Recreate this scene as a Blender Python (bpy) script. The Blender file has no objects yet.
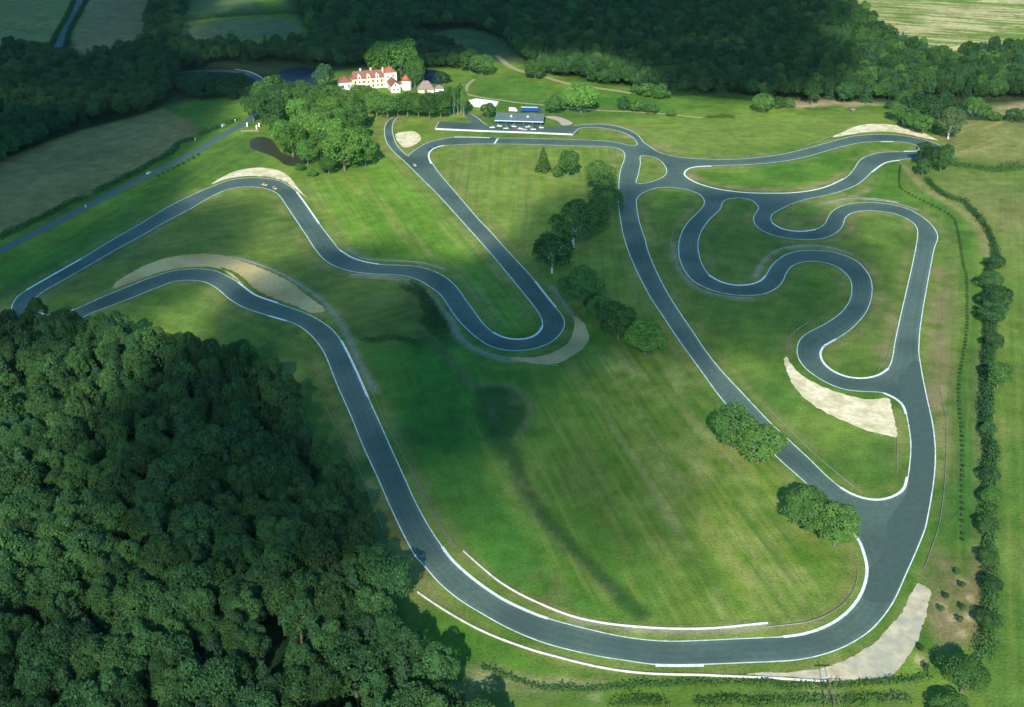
import bpy, bmesh, math, random
import numpy as np
from mathutils import Vector, Matrix
from mathutils.geometry import delaunay_2d_cdt

random.seed(7); RNG = np.random.default_rng(7)
scene = bpy.context.scene
COL = scene.collection
R = math.radians

# ------------------------------------------------------------------ camera geometry (metres, Z up, Y away from the camera)
W, HH = 1024, 707
CAM_H = 276.0; F = 1150.0; HOR = -260.0
CX, CY = 512.0, 353.5
PITCH = math.atan((CY - HOR) / F)
CP, SP = math.cos(PITCH), math.sin(PITCH)
def G(px, py, z=0.0):
    """photo position -> point on the ground plane"""
    u, v = px - CX, py - CY
    d = F * SP + v * CP
    t = (CAM_H - z) / d
    return Vector((u * t, (F * CP - v * SP) * t, z))
def scale_at(py): return (F * SP + (py - CY) * CP) / CAM_H      # px per metre across
SUN_AZ, SUN_EL = R(7), R(33)                                   # shadows run towards (sin, cos) of SUN_AZ
SHD = Vector((math.sin(SUN_AZ), math.cos(SUN_AZ), 0))

REG = {'1': (230, 20, 3.927), '2': (430, 60, 3.927), '3': (600, 0, 3.927), '4': (800, 0, 4.5625), '5': (640, 120, 3.927),
       '6': (840, 90, 3.929), '7': (0, 150, 3.927), '8': (200, 150, 3.927), '9': (400, 200, 3.927), '10': (640, 250, 3.927),
       '11': (764, 350, 3.927), '12': (764, 527, 3.927), '13': (520, 527, 3.927), '14': (280, 527, 3.927), '15': (0, 300, 3.927),
       '16': (200, 270, 3.927), '17': (200, 400, 3.927), '18': (640, 380, 3.927), '19': (900, 200, 3.0735), '0': (0, 0, 3.927),
       'p': (0, 0, 1.0), 'pv': (480, 90, 10.24), 'ch': (330, 50, 10.24), 'br': (400, 50, 10.1), 'yl': (900, 570, 5.16), 'pd': (240, 80, 6.733)}
def T(s):
    """'8: x y, x y; 9: ...' -> list of photo positions"""
    out = []
    for chunk in s.split(';'):
        chunk = chunk.strip()
        if not chunk: continue
        k, body = chunk.split(':')
        x0, y0, sc = REG[k.strip()]
        for p in body.split(','):
            a, b = p.split()
            out.append((x0 + float(a) / sc, y0 + float(b) / sc))
    return out
def gpts(s): return [G(x, y) for x, y in (T(s) if isinstance(s, str) else s)]

def spline(P, closed=False, step=2.0):
    """centripetal Catmull-Rom through ground points"""
    P = [Vector((p[0], p[1])) for p in P]
    Q = [P[0]]
    for p in P[1:]:
        if (p - Q[-1]).length > 0.6: Q.append(p)
    if closed and (Q[0] - Q[-1]).length < 0.6: Q.pop()
    P = Q; n = len(P); out = []
    for i in range(n if closed else n - 1):
        p0 = P[(i - 1) % n] if closed or i > 0 else P[0] * 2 - P[1]
        p1, p2 = P[i], P[(i + 1) % n]
        p3 = P[(i + 2) % n] if closed or i + 2 < n else P[-1] * 2 - P[-2]
        t0 = 0; t1 = t0 + max((p1 - p0).length, .01) ** .5; t2 = t1 + max((p2 - p1).length, .01) ** .5; t3 = t2 + max((p3 - p2).length, .01) ** .5
        m = max(2, int((p2 - p1).length / step))
        for k in range(m):
            t = t1 + (t2 - t1) * k / m
            a1 = p0 * ((t1 - t) / (t1 - t0)) + p1 * ((t - t0) / (t1 - t0))
            a2 = p1 * ((t2 - t) / (t2 - t1)) + p2 * ((t - t1) / (t2 - t1))
            a3 = p2 * ((t3 - t) / (t3 - t2)) + p3 * ((t - t2) / (t3 - t2))
            b1 = a1 * ((t2 - t) / (t2 - t0)) + a2 * ((t - t0) / (t2 - t0))
            b2 = a2 * ((t3 - t) / (t3 - t1)) + a3 * ((t - t1) / (t3 - t1))
            out.append(b1 * ((t2 - t) / (t2 - t1)) + b2 * ((t - t1) / (t2 - t1)))
    if not closed: out.append(P[-1])
    # light smoothing
    for _ in range(2):
        q = list(out); m = len(out)
        for i in range(m):
            if closed or 0 < i < m - 1:
                q[i] = out[i] * .5 + (out[(i - 1) % m] + out[(i + 1) % m]) * .25
        out = q
    return out

# ------------------------------------------------------------------ tagging
def tag(o, label=None, cat=None, group=None, kind=None):
    if label: o['label'] = label
    if cat: o['category'] = cat
    if group: o['group'] = group
    if kind: o['kind'] = kind
    return o
def link(o, parent=None):
    COL.objects.link(o)
    if parent is not None: o.parent = parent
    return o
def mesh_obj(name, verts, faces, mat, parent=None, smooth=False):
    me = bpy.data.meshes.new(name)
    me.from_pydata([tuple(v) for v in verts], [], faces)
    if mat: me.materials.append(mat)
    if smooth:
        me.polygons.foreach_set('use_smooth', [True] * len(me.polygons))
    me.update()
    return link(bpy.data.objects.new(name, me), parent)
def empty(name, loc=(0, 0, 0), rz=0.0):
    o = bpy.data.objects.new(name, None); o.location = loc; o.rotation_euler = (0, 0, rz); o.empty_display_size = .5
    return link(o)
class MB:
    def __init__(s): s.v = []; s.f = []
    def add(s, vs, fs):
        b = len(s.v); s.v += [tuple(v) for v in vs]; s.f += [tuple(b + i for i in f) for f in fs]
    def box(s, x0, x1, y0, y1, z0, z1):
        s.add([(x0, y0, z0), (x1, y0, z0), (x1, y1, z0), (x0, y1, z0), (x0, y0, z1), (x1, y0, z1), (x1, y1, z1), (x0, y1, z1)],
              [(0, 3, 2, 1), (4, 5, 6, 7), (0, 1, 5, 4), (1, 2, 6, 5), (2, 3, 7, 6), (3, 0, 4, 7)])
    def prism(s, poly, x0, x1):
        """profile in (y,z) pushed along x"""
        n = len(poly)
        s.add([(x0, y, z) for y, z in poly] + [(x1, y, z) for y, z in poly],
              [tuple(range(n))[::-1], tuple(range(n, 2 * n))] + [(i, (i + 1) % n, n + (i + 1) % n, n + i) for i in range(n)])
    def lathe(s, prof, cx, cy, n=16):
        b = []; m = len(prof)
        for r, z in prof:
            for k in range(n):
                a = 2 * math.pi * k / n; b.append((cx + r * math.cos(a), cy + r * math.sin(a), z))
        fs = [(i * n + k, i * n + (k + 1) % n, (i + 1) * n + (k + 1) % n, (i + 1) * n + k) for i in range(m - 1) for k in range(n)]
        fs.append(tuple(range(n))[::-1]); fs.append(tuple((m - 1) * n + k for k in range(n)))
        s.add(b, fs)
    def tube(s, pts, r0, r1=None, n=6):
        r1 = r0 if r1 is None else r1; b = []; m = len(pts)
        for i, p in enumerate(pts):
            p = Vector(p); d = (Vector(pts[min(i + 1, m - 1)]) - Vector(pts[max(i - 1, 0)])).normalized()
            a = d.cross(Vector((0, 0, 1)) if abs(d.z) < .9 else Vector((1, 0, 0))).normalized(); c = d.cross(a)
            r = r0 + (r1 - r0) * i / max(1, m - 1)
            for k in range(n):
                t = 2 * math.pi * k / n; b.append(p + a * (r * math.cos(t)) + c * (r * math.sin(t)))
        s.add(b, [(i * n + k, i * n + (k + 1) % n, (i + 1) * n + (k + 1) % n, (i + 1) * n + k) for i in range(m - 1) for k in range(n)]
              + [tuple(range(n))[::-1], tuple((m - 1) * n + k for k in range(n))])
    def build(s, name, mat, parent=None, smooth=False): return mesh_obj(name, s.v, s.f, mat, parent, smooth)

# ------------------------------------------------------------------ materials
def nodes(name):
    m = bpy.data.materials.new(name); m.use_nodes = True
    nt = m.node_tree; return m, nt, nt.nodes['Principled BSDF']
def noise_mat(name, c1, c2, scale=1.0, rough=.9, bump=0.0, spec=.2, detail=5.0, stretch=None, c3=None, scale3=.05):
    m, nt, b = nodes(name); N, L = nt.nodes, nt.links
    g = N.new('ShaderNodeNewGeometry'); mp = N.new('ShaderNodeMapping'); L.new(g.outputs['Position'], mp.inputs['Vector'])
    if stretch: mp.inputs['Scale'].default_value = stretch[:3]; mp.inputs['Rotation'].default_value = (0, 0, stretch[3])
    t = N.new('ShaderNodeTexNoise'); t.inputs['Scale'].default_value = scale; t.inputs['Detail'].default_value = detail
    L.new(mp.outputs[0], t.inputs['Vector'])
    r = N.new('ShaderNodeMapRange'); r.inputs['From Min'].default_value = .3; r.inputs['From Max'].default_value = .7; L.new(t.outputs['Fac'], r.inputs['Value'])
    mx = N.new('ShaderNodeMix'); mx.data_type = 'RGBA'; mx.inputs[6].default_value = (*c1, 1); mx.inputs[7].default_value = (*c2, 1)
    L.new(r.outputs[0], mx.inputs[0]); col = mx.outputs[2]
    if c3:
        t3 = N.new('ShaderNodeTexNoise'); t3.inputs['Scale'].default_value = scale3; t3.inputs['Detail'].default_value = 4; L.new(g.outputs['Position'], t3.inputs['Vector'])
        r3 = N.new('ShaderNodeMapRange'); r3.inputs['From Min'].default_value = .42; r3.inputs['From Max'].default_value = .68; L.new(t3.outputs['Fac'], r3.inputs['Value'])
        m3 = N.new('ShaderNodeMix'); m3.data_type = 'RGBA'; L.new(r3.outputs[0], m3.inputs[0]); L.new(col, m3.inputs[6]); m3.inputs[7].default_value = (*c3, 1); col = m3.outputs[2]
    L.new(col, b.inputs['Base Color']); b.inputs['Roughness'].default_value = rough; b.inputs['Specular IOR Level'].default_value = spec
    if bump:
        bp = N.new('ShaderNodeBump'); bp.inputs['Strength'].default_value = bump; bp.inputs['Distance'].default_value = .3
        L.new(t.outputs['Fac'], bp.inputs['Height']); L.new(bp.outputs[0], b.inputs['Normal'])
    return m
def leaf_mat(name, dark, light, warm):
    m, nt, b = nodes(name); N, L = nt.nodes, nt.links
    oi = N.new('ShaderNodeObjectInfo'); at = N.new('ShaderNodeAttribute'); at.attribute_name = 'leafv'
    mx = N.new('ShaderNodeMix'); mx.data_type = 'RGBA'; mx.inputs[6].default_value = (*dark, 1); mx.inputs[7].default_value = (*light, 1)
    L.new(at.outputs['Fac'], mx.inputs[0])
    m2 = N.new('ShaderNodeMix'); m2.data_type = 'RGBA'; m2.blend_type = 'MIX'
    mr = N.new('ShaderNodeMapRange'); mr.inputs['To Max'].default_value = .75; L.new(oi.outputs['Random'], mr.inputs['Value']); L.new(mr.outputs[0], m2.inputs[0])
    L.new(mx.outputs[2], m2.inputs[6]); m2.inputs[7].default_value = (*warm, 1)
    hs = N.new('ShaderNodeHueSaturation'); L.new(m2.outputs[2], hs.inputs['Color'])
    mt = N.new('ShaderNodeMath'); mt.operation = 'MULTIPLY'; mt.inputs[1].default_value = 7.31; L.new(oi.outputs['Random'], mt.inputs[0])
    fr = N.new('ShaderNodeMath'); fr.operation = 'FRACT'; L.new(mt.outputs[0], fr.inputs[0])
    mv = N.new('ShaderNodeMapRange'); mv.inputs['To Min'].default_value = .7; mv.inputs['To Max'].default_value = 1.3; L.new(fr.outputs[0], mv.inputs['Value']); L.new(mv.outputs[0], hs.inputs['Value'])
    L.new(hs.outputs[0], b.inputs['Base Color']); b.inputs['Roughness'].default_value = .75; b.inputs['Specular IOR Level'].default_value = .15
    tr = N.new('ShaderNodeBsdfTranslucent'); L.new(hs.outputs[0], tr.inputs['Color'])
    ms = N.new('ShaderNodeMixShader'); ms.inputs[0].default_value = .14; L.new(b.outputs[0], ms.inputs[1]); L.new(tr.outputs[0], ms.inputs[2])
    L.new(ms.outputs[0], N['Material Output'].inputs['Surface'])
    return m
def plain(name, c, rough=.6, spec=.3, var=.12, metallic=0.0):
    m = noise_mat(name, tuple(x * (1 - var) for x in c), tuple(min(1, x * (1 + var)) for x in c), scale=.9, rough=rough, spec=spec)
    m.node_tree.nodes['Principled BSDF'].inputs['Metallic'].default_value = metallic
    return m

M = {}
M['asphalt'] = noise_mat('asphalt', (.070, .112, .086), (.104, .152, .116), scale=.5, rough=.85, spec=.25, c3=(.050, .086, .068), scale3=.03)
M['asphalt_dark'] = noise_mat('asphalt_new', (.048, .080, .064), (.062, .100, .079), scale=.4, rough=.85, spec=.25)
M['road'] = noise_mat('road_asphalt', (.065, .10, .085), (.085, .125, .105), scale=.3, rough=.85)
M['paint'] = noise_mat('white_paint', (.42, .45, .42), (.84, .85, .82), scale=.35, rough=.6)
M['kerb'] = noise_mat('kerb_paint', (.55, .55, .52), (.86, .86, .84), scale=.5, rough=.6)
M['gravel'] = noise_mat('gravel', (.58, .49, .29), (.84, .73, .48), scale=.33, rough=1, bump=.9, c3=(.46, .40, .20), scale3=.12)
M['gravel_near'] = noise_mat('gravel_near', (.36, .32, .20), (.62, .53, .34), scale=.28, rough=1, bump=.9, detail=8, c3=(.34, .34, .25), scale3=.06)
M['gravel_grey'] = noise_mat('gravel_grey', (.44, .35, .14), (.56, .45, .20), scale=.5, rough=1, bump=.5, c3=(.34, .24, .10), scale3=.03)
M['track_dirt'] = noise_mat('dirt_track', (.25, .225, .105), (.36, .31, .16), scale=.4, rough=1)
M['pale_gravel'] = noise_mat('pale_gravel', (.68, .64, .54), (.80, .76, .66), scale=.3, rough=1)
M['pink_gravel'] = noise_mat('pink_gravel', (.36, .29, .23), (.46, .38, .30), scale=.3, rough=1)
M['concrete'] = noise_mat('concrete_white', (.44, .44, .40), (.74, .73, .68), scale=.5, rough=.8)
M['steel'] = noise_mat('galvanised_steel', (.22, .24, .22), (.32, .34, .31), scale=.7, rough=.5, spec=.5)
M['wood'] = noise_mat('wood', (.10, .075, .05), (.17, .13, .09), scale=2, rough=.9)
M['bark'] = noise_mat('bark', (.10, .085, .065), (.20, .17, .13), scale=2, rough=.95)
M['birch'] = noise_mat('birch_bark', (.45, .43, .37), (.65, .62, .55), scale=1.2, rough=.9)
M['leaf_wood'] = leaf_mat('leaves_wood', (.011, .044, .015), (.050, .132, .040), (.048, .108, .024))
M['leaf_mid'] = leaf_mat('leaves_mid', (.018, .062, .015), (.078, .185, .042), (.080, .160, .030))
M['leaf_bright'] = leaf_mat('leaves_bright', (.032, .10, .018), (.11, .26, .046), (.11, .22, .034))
M['leaf_pale'] = leaf_mat('leaves_pale', (.07, .125, .05), (.135, .20, .085), (.10, .16, .06))
M['leaf_conifer'] = leaf_mat('needles', (.018, .055, .028), (.038, .100, .044), (.036, .085, .026))
M['wall_cream'] = noise_mat('render_cream', (.58, .50, .33), (.68, .60, .42), scale=.5, rough=.9)
M['wall_white'] = noise_mat('render_white', (.64, .61, .55), (.74, .71, .64), scale=.4, rough=.9)
M['tile_red'] = noise_mat('roof_tile_red', (.21, .080, .055), (.31, .125, .085), scale=.9, rough=.85, bump=.3)
M['tile_orange'] = noise_mat('roof_tile_orange', (.30, .10, .055), (.40, .145, .075), scale=.9, rough=.85)
M['tile_brown'] = noise_mat('roof_tile_brown', (.20, .15, .12), (.29, .22, .18), scale=.7, rough=.9)
M['roof_slate'] = noise_mat('roof_slate', (.085, .115, .115), (.125, .16, .155), scale=.5, rough=.7)
M['glass'] = plain('window_glass', (.03, .045, .055), rough=.12, spec=.6)
M['blue_front'] = plain('blue_panel', (.02, .06, .12), rough=.4)
M['teal_trim'] = plain('teal_trim', (.45, .68, .70), rough=.5)
M['truck_blue'] = plain('truck_blue', (.015, .05, .22), rough=.4, spec=.5)
M['truck_white'] = plain('truck_white', (.78, .78, .76), rough=.4, spec=.5)
M['rubber'] = plain('rubber', (.02, .02, .02), rough=.9)
for k, c in dict(white=(.80, .80, .78), blue=(.03, .06, .16), dark=(.035, .05, .07), yellow=(.62, .50, .16), silver=(.50, .53, .55), red=(.35, .05, .04), cream=(.74, .70, .58)).items():
    M['car_' + k] = plain('car_paint_' + k, c, rough=.3, spec=.5, var=.03)
def water_mat(name, c):
    m = noise_mat(name, c, tuple(x * 1.3 for x in c), scale=.06, rough=.35, spec=.06)
    return m
M['water'] = water_mat('pond_water', (.009, .022, .036)); M['water_brown'] = water_mat('pond_water_brown', (.036, .040, .020))

# ------------------------------------------------------------------ flat sheets
def inside(P, poly):
    """P (n,2) array, poly list -> bool mask"""
    q = np.array([(p[0], p[1]) for p in poly]); x, y = P[:, 0], P[:, 1]; r = np.zeros(len(P), bool)
    x1, y1 = q[:, 0], q[:, 1]; x2, y2 = np.roll(x1, -1), np.roll(y1, -1)
    for i in range(len(q)):
        if y1[i] == y2[i]: continue
        c = ((y1[i] > y) != (y2[i] > y)) & (x < (x2[i] - x1[i]) * (y - y1[i]) / (y2[i] - y1[i]) + x1[i])
        r ^= c
    return r
def sheet(name, rings, z, mat, kind='structure', parent=None, extra=()):
    """first ring is the outline, the others are holes"""
    vs, es = [], []
    for rg in rings:
        b = len(vs); n = len(rg); vs += [Vector((p[0], p[1])) for p in rg]; es += [(b + i, b + (i + 1) % n) for i in range(n)]
    vs += [Vector(e) for e in extra]
    o = delaunay_2d_cdt(vs, es, [], 0, 1e-4)
    V, Fc = o[0], o[2]
    c = np.array([sum((V[i] for i in f), Vector((0, 0))) / 3 for f in Fc])
    k = inside(c, rings[0])
    for rg in rings[1:]: k &= ~inside(c, rg)
    faces = []
    for f, ok in zip(Fc, k):
        if ok:
            a, b_, d = (V[i] for i in f)
            f = tuple(f)
            if (b_ - a).cross(d - a) < 0: f = f[::-1]
            faces.append(f)
    ob = mesh_obj(name, [(p.x, p.y, z) for p in V], faces, mat, parent)
    if kind: ob['kind'] = kind
    return ob
def ribbon_into(mb, P, w, z, closed=False, z0=None):
    n = len(P); L_, R_ = [], []
    for i in range(n):
        a = P[(i - 1) % n] if closed or i > 0 else P[0]; b = P[(i + 1) % n] if closed or i < n - 1 else P[-1]
        d = (b - a)
        if d.length < 1e-6: d = Vector((1, 0))
        d = d.normalized(); nn = Vector((-d.y, d.x))
        L_.append(P[i] + nn * w / 2); R_.append(P[i] - nn * w / 2)
    m = n if closed else n - 1
    if z0 is None:
        mb.add([(p.x, p.y, z) for p in L_] + [(p.x, p.y, z) for p in R_], [(n + i, n + (i + 1) % n, (i + 1) % n, i) for i in range(m)])
    else:
        mb.add([(p.x, p.y, z) for p in L_] + [(p.x, p.y, z) for p in R_] + [(p.x, p.y, z0) for p in L_] + [(p.x, p.y, z0) for p in R_],
               [(n + i, n + (i + 1) % n, (i + 1) % n, i) for i in range(m)] + [(i, (i + 1) % n, 2 * n + (i + 1) % n, 2 * n + i) for i in range(m)]
               + [(n + (i + 1) % n, n + i, 3 * n + i, 3 * n + (i + 1) % n) for i in range(m)]
               + ([] if closed else [(0, 2 * n, 3 * n, n), (n - 1, 2 * n - 1, 4 * n - 1, 3 * n - 1)]))
#TRACK
# ------------------------------------------------------------------ the race track
RING_A = '''1: 840 492; 2: 75 335, 150 331, 250 330, 400 332, 550 337, 650 339, 715 342, 750 352, 765 370, 762 395, 752 420, 745 450, 741 500, 740 560, 744 600, 752 650;
 9: 875 130, 900 210, 940 300, 985 385; 10: 60 215, 150 350, 240 475, 325 590; 11: 52 422; 18: 635 390, 700 450, 780 527, 840 600, 865 640, 880 685;
 12: 405 160, 400 210, 378 270, 340 322, 290 365, 230 397, 160 420, 75 432; 13: 1020 433, 850 440, 700 447, 560 449, 430 436, 300 410, 150 372, 110 360;
 14: 1020 350, 960 325, 880 287, 800 235, 720 172, 660 112, 637 78, 610 40, 585 0; 17: 850 410, 800 300, 750 190, 710 100;
 16: 660 500, 620 410, 580 325, 552 275, 520 235, 480 205, 420 172, 350 147, 300 130, 220 102, 190 82, 155 52; 8: 110 497, 60 475, 0 467;
 7: 760 467, 690 473, 620 492, 540 522, 450 558, 370 592, 290 628, 220 647, 165 643, 135 625, 128 605, 140 580, 165 560, 230 522, 330 465, 450 395, 560 335, 650 283, 750 230;
 8: 60 175, 120 152, 180 145, 240 148, 290 163, 310 178, 340 220, 380 280, 420 340, 460 400, 500 440, 550 465, 610 480, 680 487, 740 489, 800 494, 850 508, 900 535, 945 570, 970 605, 1000 650;
 9: 255 500, 300 540, 350 572, 400 588, 450 593, 510 588, 560 575, 600 555, 630 525, 647 490, 640 460, 610 420, 570 370, 530 318, 480 262, 420 197, 360 130, 300 67;
 p: 464.5 203, 449.5 185.5, 438.5 172.5; 2: 2 395; 1: 778 535, 780 525, 787 513, 800 503, 815 497'''
RING_B = '''2: 812 545, 825 530, 850 515, 890 503, 940 500, 1000 508; 5: 190 275, 230 290, 252 315, 250 335, 225 365, 190 400, 165 440, 153 480, 152 520, 160 560, 180 600, 220 640, 280 668, 350 685, 420 690, 480 685, 530 665, 560 635, 575 600, 600 572, 650 556, 700 556, 760 570, 800 595, 825 625, 832 660;
 10: 832 150, 825 195, 800 235, 760 270, 710 300, 660 325, 630 350, 617 385, 620 420, 640 455, 680 490, 730 520, 790 545, 850 555, 930 558; 11: 470 168, 510 185, 545 215, 558 250, 570 310, 577 370, 573 440, 565 500, 550 545, 520 570, 480 585, 440 590, 390 583, 340 565, 300 540, 240 490, 180 430, 120 375, 70 328, 28 290;
 10: 460 625, 390 550, 320 475, 260 400, 200 310, 150 237, 100 155, 60 75, 30 0; 5: 20 470, 0 410; 2: 815 600, 811 570'''
RING_C = '''5: 320 340, 322 325, 340 312, 390 306, 430 312, 455 328, 466 345, 455 365, 445 385, 452 410, 480 435, 530 455, 590 467, 650 470, 710 467, 760 450, 790 425, 800 405, 803 390, 820 372, 850 360, 900 356, 950 360; 6: 200 482, 250 500, 285 520, 303 545, 305 570, 298 620, 290 660, 280 707;
 10: 1020 275, 1000 370, 990 430, 975 465, 945 488, 900 503, 850 505, 800 495, 760 478, 725 450, 708 415, 710 395, 725 375, 770 350, 820 318, 860 280, 890 240, 908 190, 911 140, 900 100, 870 60;
 5: 860 560, 800 530, 740 515, 680 512, 620 515, 570 530, 540 550, 515 575, 495 610, 475 632, 430 648, 370 650, 320 638, 275 612, 245 570, 230 520, 228 480, 240 440, 265 400, 295 370, 315 350'''
RING_E = '''5: 172 215, 178 200, 195 188, 230 182, 280 180, 400 176, 520 168, 640 148, 740 120, 850 92, 920 85; 6: 210 203, 260 207, 300 218, 312 229, 300 240, 240 243, 170 245, 120 255, 80 275, 55 310, 30 340; 5: 800 232, 740 260, 680 277, 600 287, 500 289, 400 284, 300 270, 230 250, 190 230'''
RING_F = '2: 832 375, 870 380, 900 392, 925 420, 930 440, 915 460, 880 475, 840 485, 813 486, 818 450, 826 410'
OUT1 = '1: 650 378, 622 395, 608 420, 607 450, 615 480, 640 515, 690 560, 750 620, 820 690; 2: 100 605; 9: 330 180, 400 262, 480 360, 535 430, 555 465, 560 495, 545 522, 510 543, 460 549, 410 542, 365 520, 330 490, 300 450, 260 395, 220 340, 170 298, 120 275, 60 260; 8: 710 450, 660 443, 600 425, 555 398, 510 345, 465 285, 420 220, 385 170, 350 140, 310 120, 250 111, 180 110, 110 120, 50 143, 0 163; 7: 680 213, 560 285, 430 360, 320 427, 200 495, 105 550, 70 575, 50 605, 45 630, 52 660, 75 690, 120 705, 200 703, 290 680, 345 647, 450 607, 540 572, 620 540, 690 515, 750 512, 800 518, 850 542, 900 585, 960 620; 16: 270 180, 340 200, 380 215, 420 242, 450 272, 465 290, 490 330, 540 455; 17: 565 0, 600 80, 640 180, 700 310, 750 425, 800 530, 850 620; 14: 560 145, 620 215, 700 283, 800 345, 900 400, 1020 450; 13: 150 472, 300 507, 410 524, 540 542, 720 540, 850 535, 1020 528; 12: 140 522, 220 505, 300 478, 360 447, 420 405, 470 350, 510 290, 560 180, 600 90, 635 0; 11: 640 670, 655 590, 668 500, 673 420, 670 350, 660 280, 640 190, 620 90, 607 0; 19: 58 450, 60 410, 68 350, 80 280, 95 200, 105 150; 6: 384 580, 375 550, 350 520, 310 490, 260 465, 200 450, 120 442, 60 445; 5: 800 335, 760 355, 740 380, 725 408, 690 430, 640 438, 590 435, 545 422, 520 405, 513 385, 520 370, 545 355, 590 332, 650 312, 720 298, 790 280, 850 255, 890 225, 920 195, 970 165, 1020 158; 6: 250 272, 320 268, 372 258, 396 244, 400 230, 390 217, 375 210, 340 198, 280 185, 210 176, 140 175, 60 180; 5: 830 65, 740 88, 650 113, 540 138, 420 152, 300 155, 185 150, 130 143, 70 125, 30 98; 2: 840 325, 810 290, 760 268, 690 254, 620 253, 565 258'
OUT2 = '2: 565 258, 500 261, 440 263, 225 256, 205 243, 185 226, 162 214, 135 206, 132 216, 152 224, 162 234, 163 247, 35 242, 20 271, 200 279, 400 286, 562 293'
OUT3 = '2: 562 293, 572 280, 590 267, 640 265, 700 270, 750 282, 790 300, 810 320, 812 334, 800 338, 770 332, 720 322, 650 316, 560 313, 450 310, 320 307, 250 306, 150 303, 95 303; 1: 830 468, 770 485, 720 515, 699 535'
OUT4 = '1: 695 532, 680 520, 655 490, 640 450, 637 420, 645 395, 668 374'
rA, rB, rC, rE, rF = [spline(gpts(r), True) for r in (RING_A, RING_B, RING_C, RING_E, RING_F)]
o1, o3, o4 = spline(gpts(OUT1)), spline(gpts(OUT3)), spline(gpts(OUT4))
o2 = [Vector((p.x, p.y)) for p in gpts(OUT2)]
OUTER = o1[:-1] + o2[:-1] + o3 + o4
ASPH = [OUTER, rA, rB, rC, rE, rF]
from mathutils.kdtree import KDTree
EDGE = [p for r in ASPH for p in r]; kd = KDTree(len(EDGE))
for i, p in enumerate(EDGE): kd.insert((p.x, p.y, 0), i)
kd.balance()
qx, qy = np.meshgrid(np.arange(-330, 330, 2.0), np.arange(285, 1010, 2.0)); Q = np.stack([qx.ravel(), qy.ravel()], 1)
inn = inside(Q, OUTER)
for r in ASPH[1:]: inn &= ~inside(Q, r)
Q = [(x, y) for x, y in Q[inn] if kd.find((x, y, 0))[2] > .9]
trk = sheet('race_track', ASPH, .06, M['asphalt'], extra=Q)
a = trk.data.attributes.new('from_edge', 'FLOAT', 'POINT'); a.data.foreach_set('value', np.array([kd.find((v.co.x, v.co.y, 0))[2] for v in trk.data.vertices], np.float32))
nt = M['asphalt'].node_tree; N, L = nt.nodes, nt.links; b = N['Principled BSDF']; src = b.inputs['Base Color'].links[0].from_socket
at = N.new('ShaderNodeAttribute'); at.attribute_name = 'from_edge'; cr = N.new('ShaderNodeValToRGB'); e = cr.color_ramp.elements
e[0].position = 0; e[0].color = (1.34, 1.28, 1.18, 1); e[1].position = 1; e[1].color = (.88, .88, .88, 1)
for ps, v in ((.16, 1.10), (.36, .84), (.50, .98), (.70, .82)): k = e.new(ps); k.color = (v, v, v, 1)
dv = N.new('ShaderNodeMath'); dv.operation = 'DIVIDE'; dv.inputs[1].default_value = 8.0; L.new(at.outputs['Fac'], dv.inputs[0]); L.new(dv.outputs[0], cr.inputs[0])
mm = N.new('ShaderNodeMix'); mm.data_type = 'RGBA'; mm.blend_type = 'MULTIPLY'; mm.inputs[0].default_value = .8; L.new(src, mm.inputs[6]); L.new(cr.outputs[0], mm.inputs[7]); L.new(mm.outputs[2], b.inputs['Base Color'])
mb = MB()
for r in (rA, rB, rC, rE, rF): ribbon_into(mb, r, .46, .12, True)
for o in (o1, o3, o4): ribbon_into(mb, o, .46, .12)
ribbon_into(mb, spline(gpts('2: 35 242, 20 271')), .5, .12); ribbon_into(mb, spline(gpts('2: 162 214, 185 226, 205 243, 225 256')), .5, .12)
tag(mb.build('track_edge_line', M['paint']), kind='structure')
# broad painted kerbs
KERBS = ['13: 532 543, 620 545, 722 543', '14: 637 78, 660 112, 720 172, 800 235, 880 287, 960 325, 1020 350; 13: 110 360', '16: 555 278, 580 325, 620 410, 658 497',
 '16: 150 48, 190 80, 220 100, 305 130', '18: 840 600, 865 640, 880 685; 12: 405 160, 400 210, 378 270, 340 322, 290 365, 230 397, 160 420, 75 432',
 '11: 300 540, 340 565, 390 583, 440 590, 480 585, 520 570, 550 545, 562 500', '5: 280 181, 230 183, 195 189, 178 201, 174 215, 190 230, 230 250, 300 270, 400 284, 500 288, 600 286, 680 276, 740 259, 800 231',
 '5: 910 205, 970 166, 1020 158', '7: 105 550, 200 495, 320 427', '7: 135 625, 165 643, 220 646, 290 628', '8: 380 165, 420 220, 467 288', '8: 550 394, 600 424, 660 442, 705 449',
 '9: 365 520, 410 541, 460 548, 510 542, 545 521, 559 495', '9: 530 318, 570 370, 612 421', '1: 840 493, 815 498, 800 505, 787 515, 781 527, 782 545, 790 565', '5: 270 609, 320 637, 370 649, 430 647, 475 631, 493 612',
 '10: 722 378, 710 395, 708 415, 725 450, 760 478, 800 495, 850 504, 900 502, 945 488, 975 466', '11: 470 169, 510 186, 545 216, 557 250', '10: 770 350, 725 375', '5: 520 405, 545 422, 590 435, 640 438, 690 430',
 '2: 95 303, 150 303, 250 306', '6: 250 241, 300 240', '6: 210 203, 160 203', '16: 270 180, 340 200']
mb = MB()
for k in KERBS: ribbon_into(mb, spline(gpts(k)), 1.15, .16, z0=.02)
tag(mb.build('painted_kerb', M['kerb']), kind='structure')
mb = MB(); ribbon_into(mb, spline(gpts('2: 266 309, 253 329')), 1.4, .13); tag(mb.build('start_line', M['paint']), kind='structure')
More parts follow.
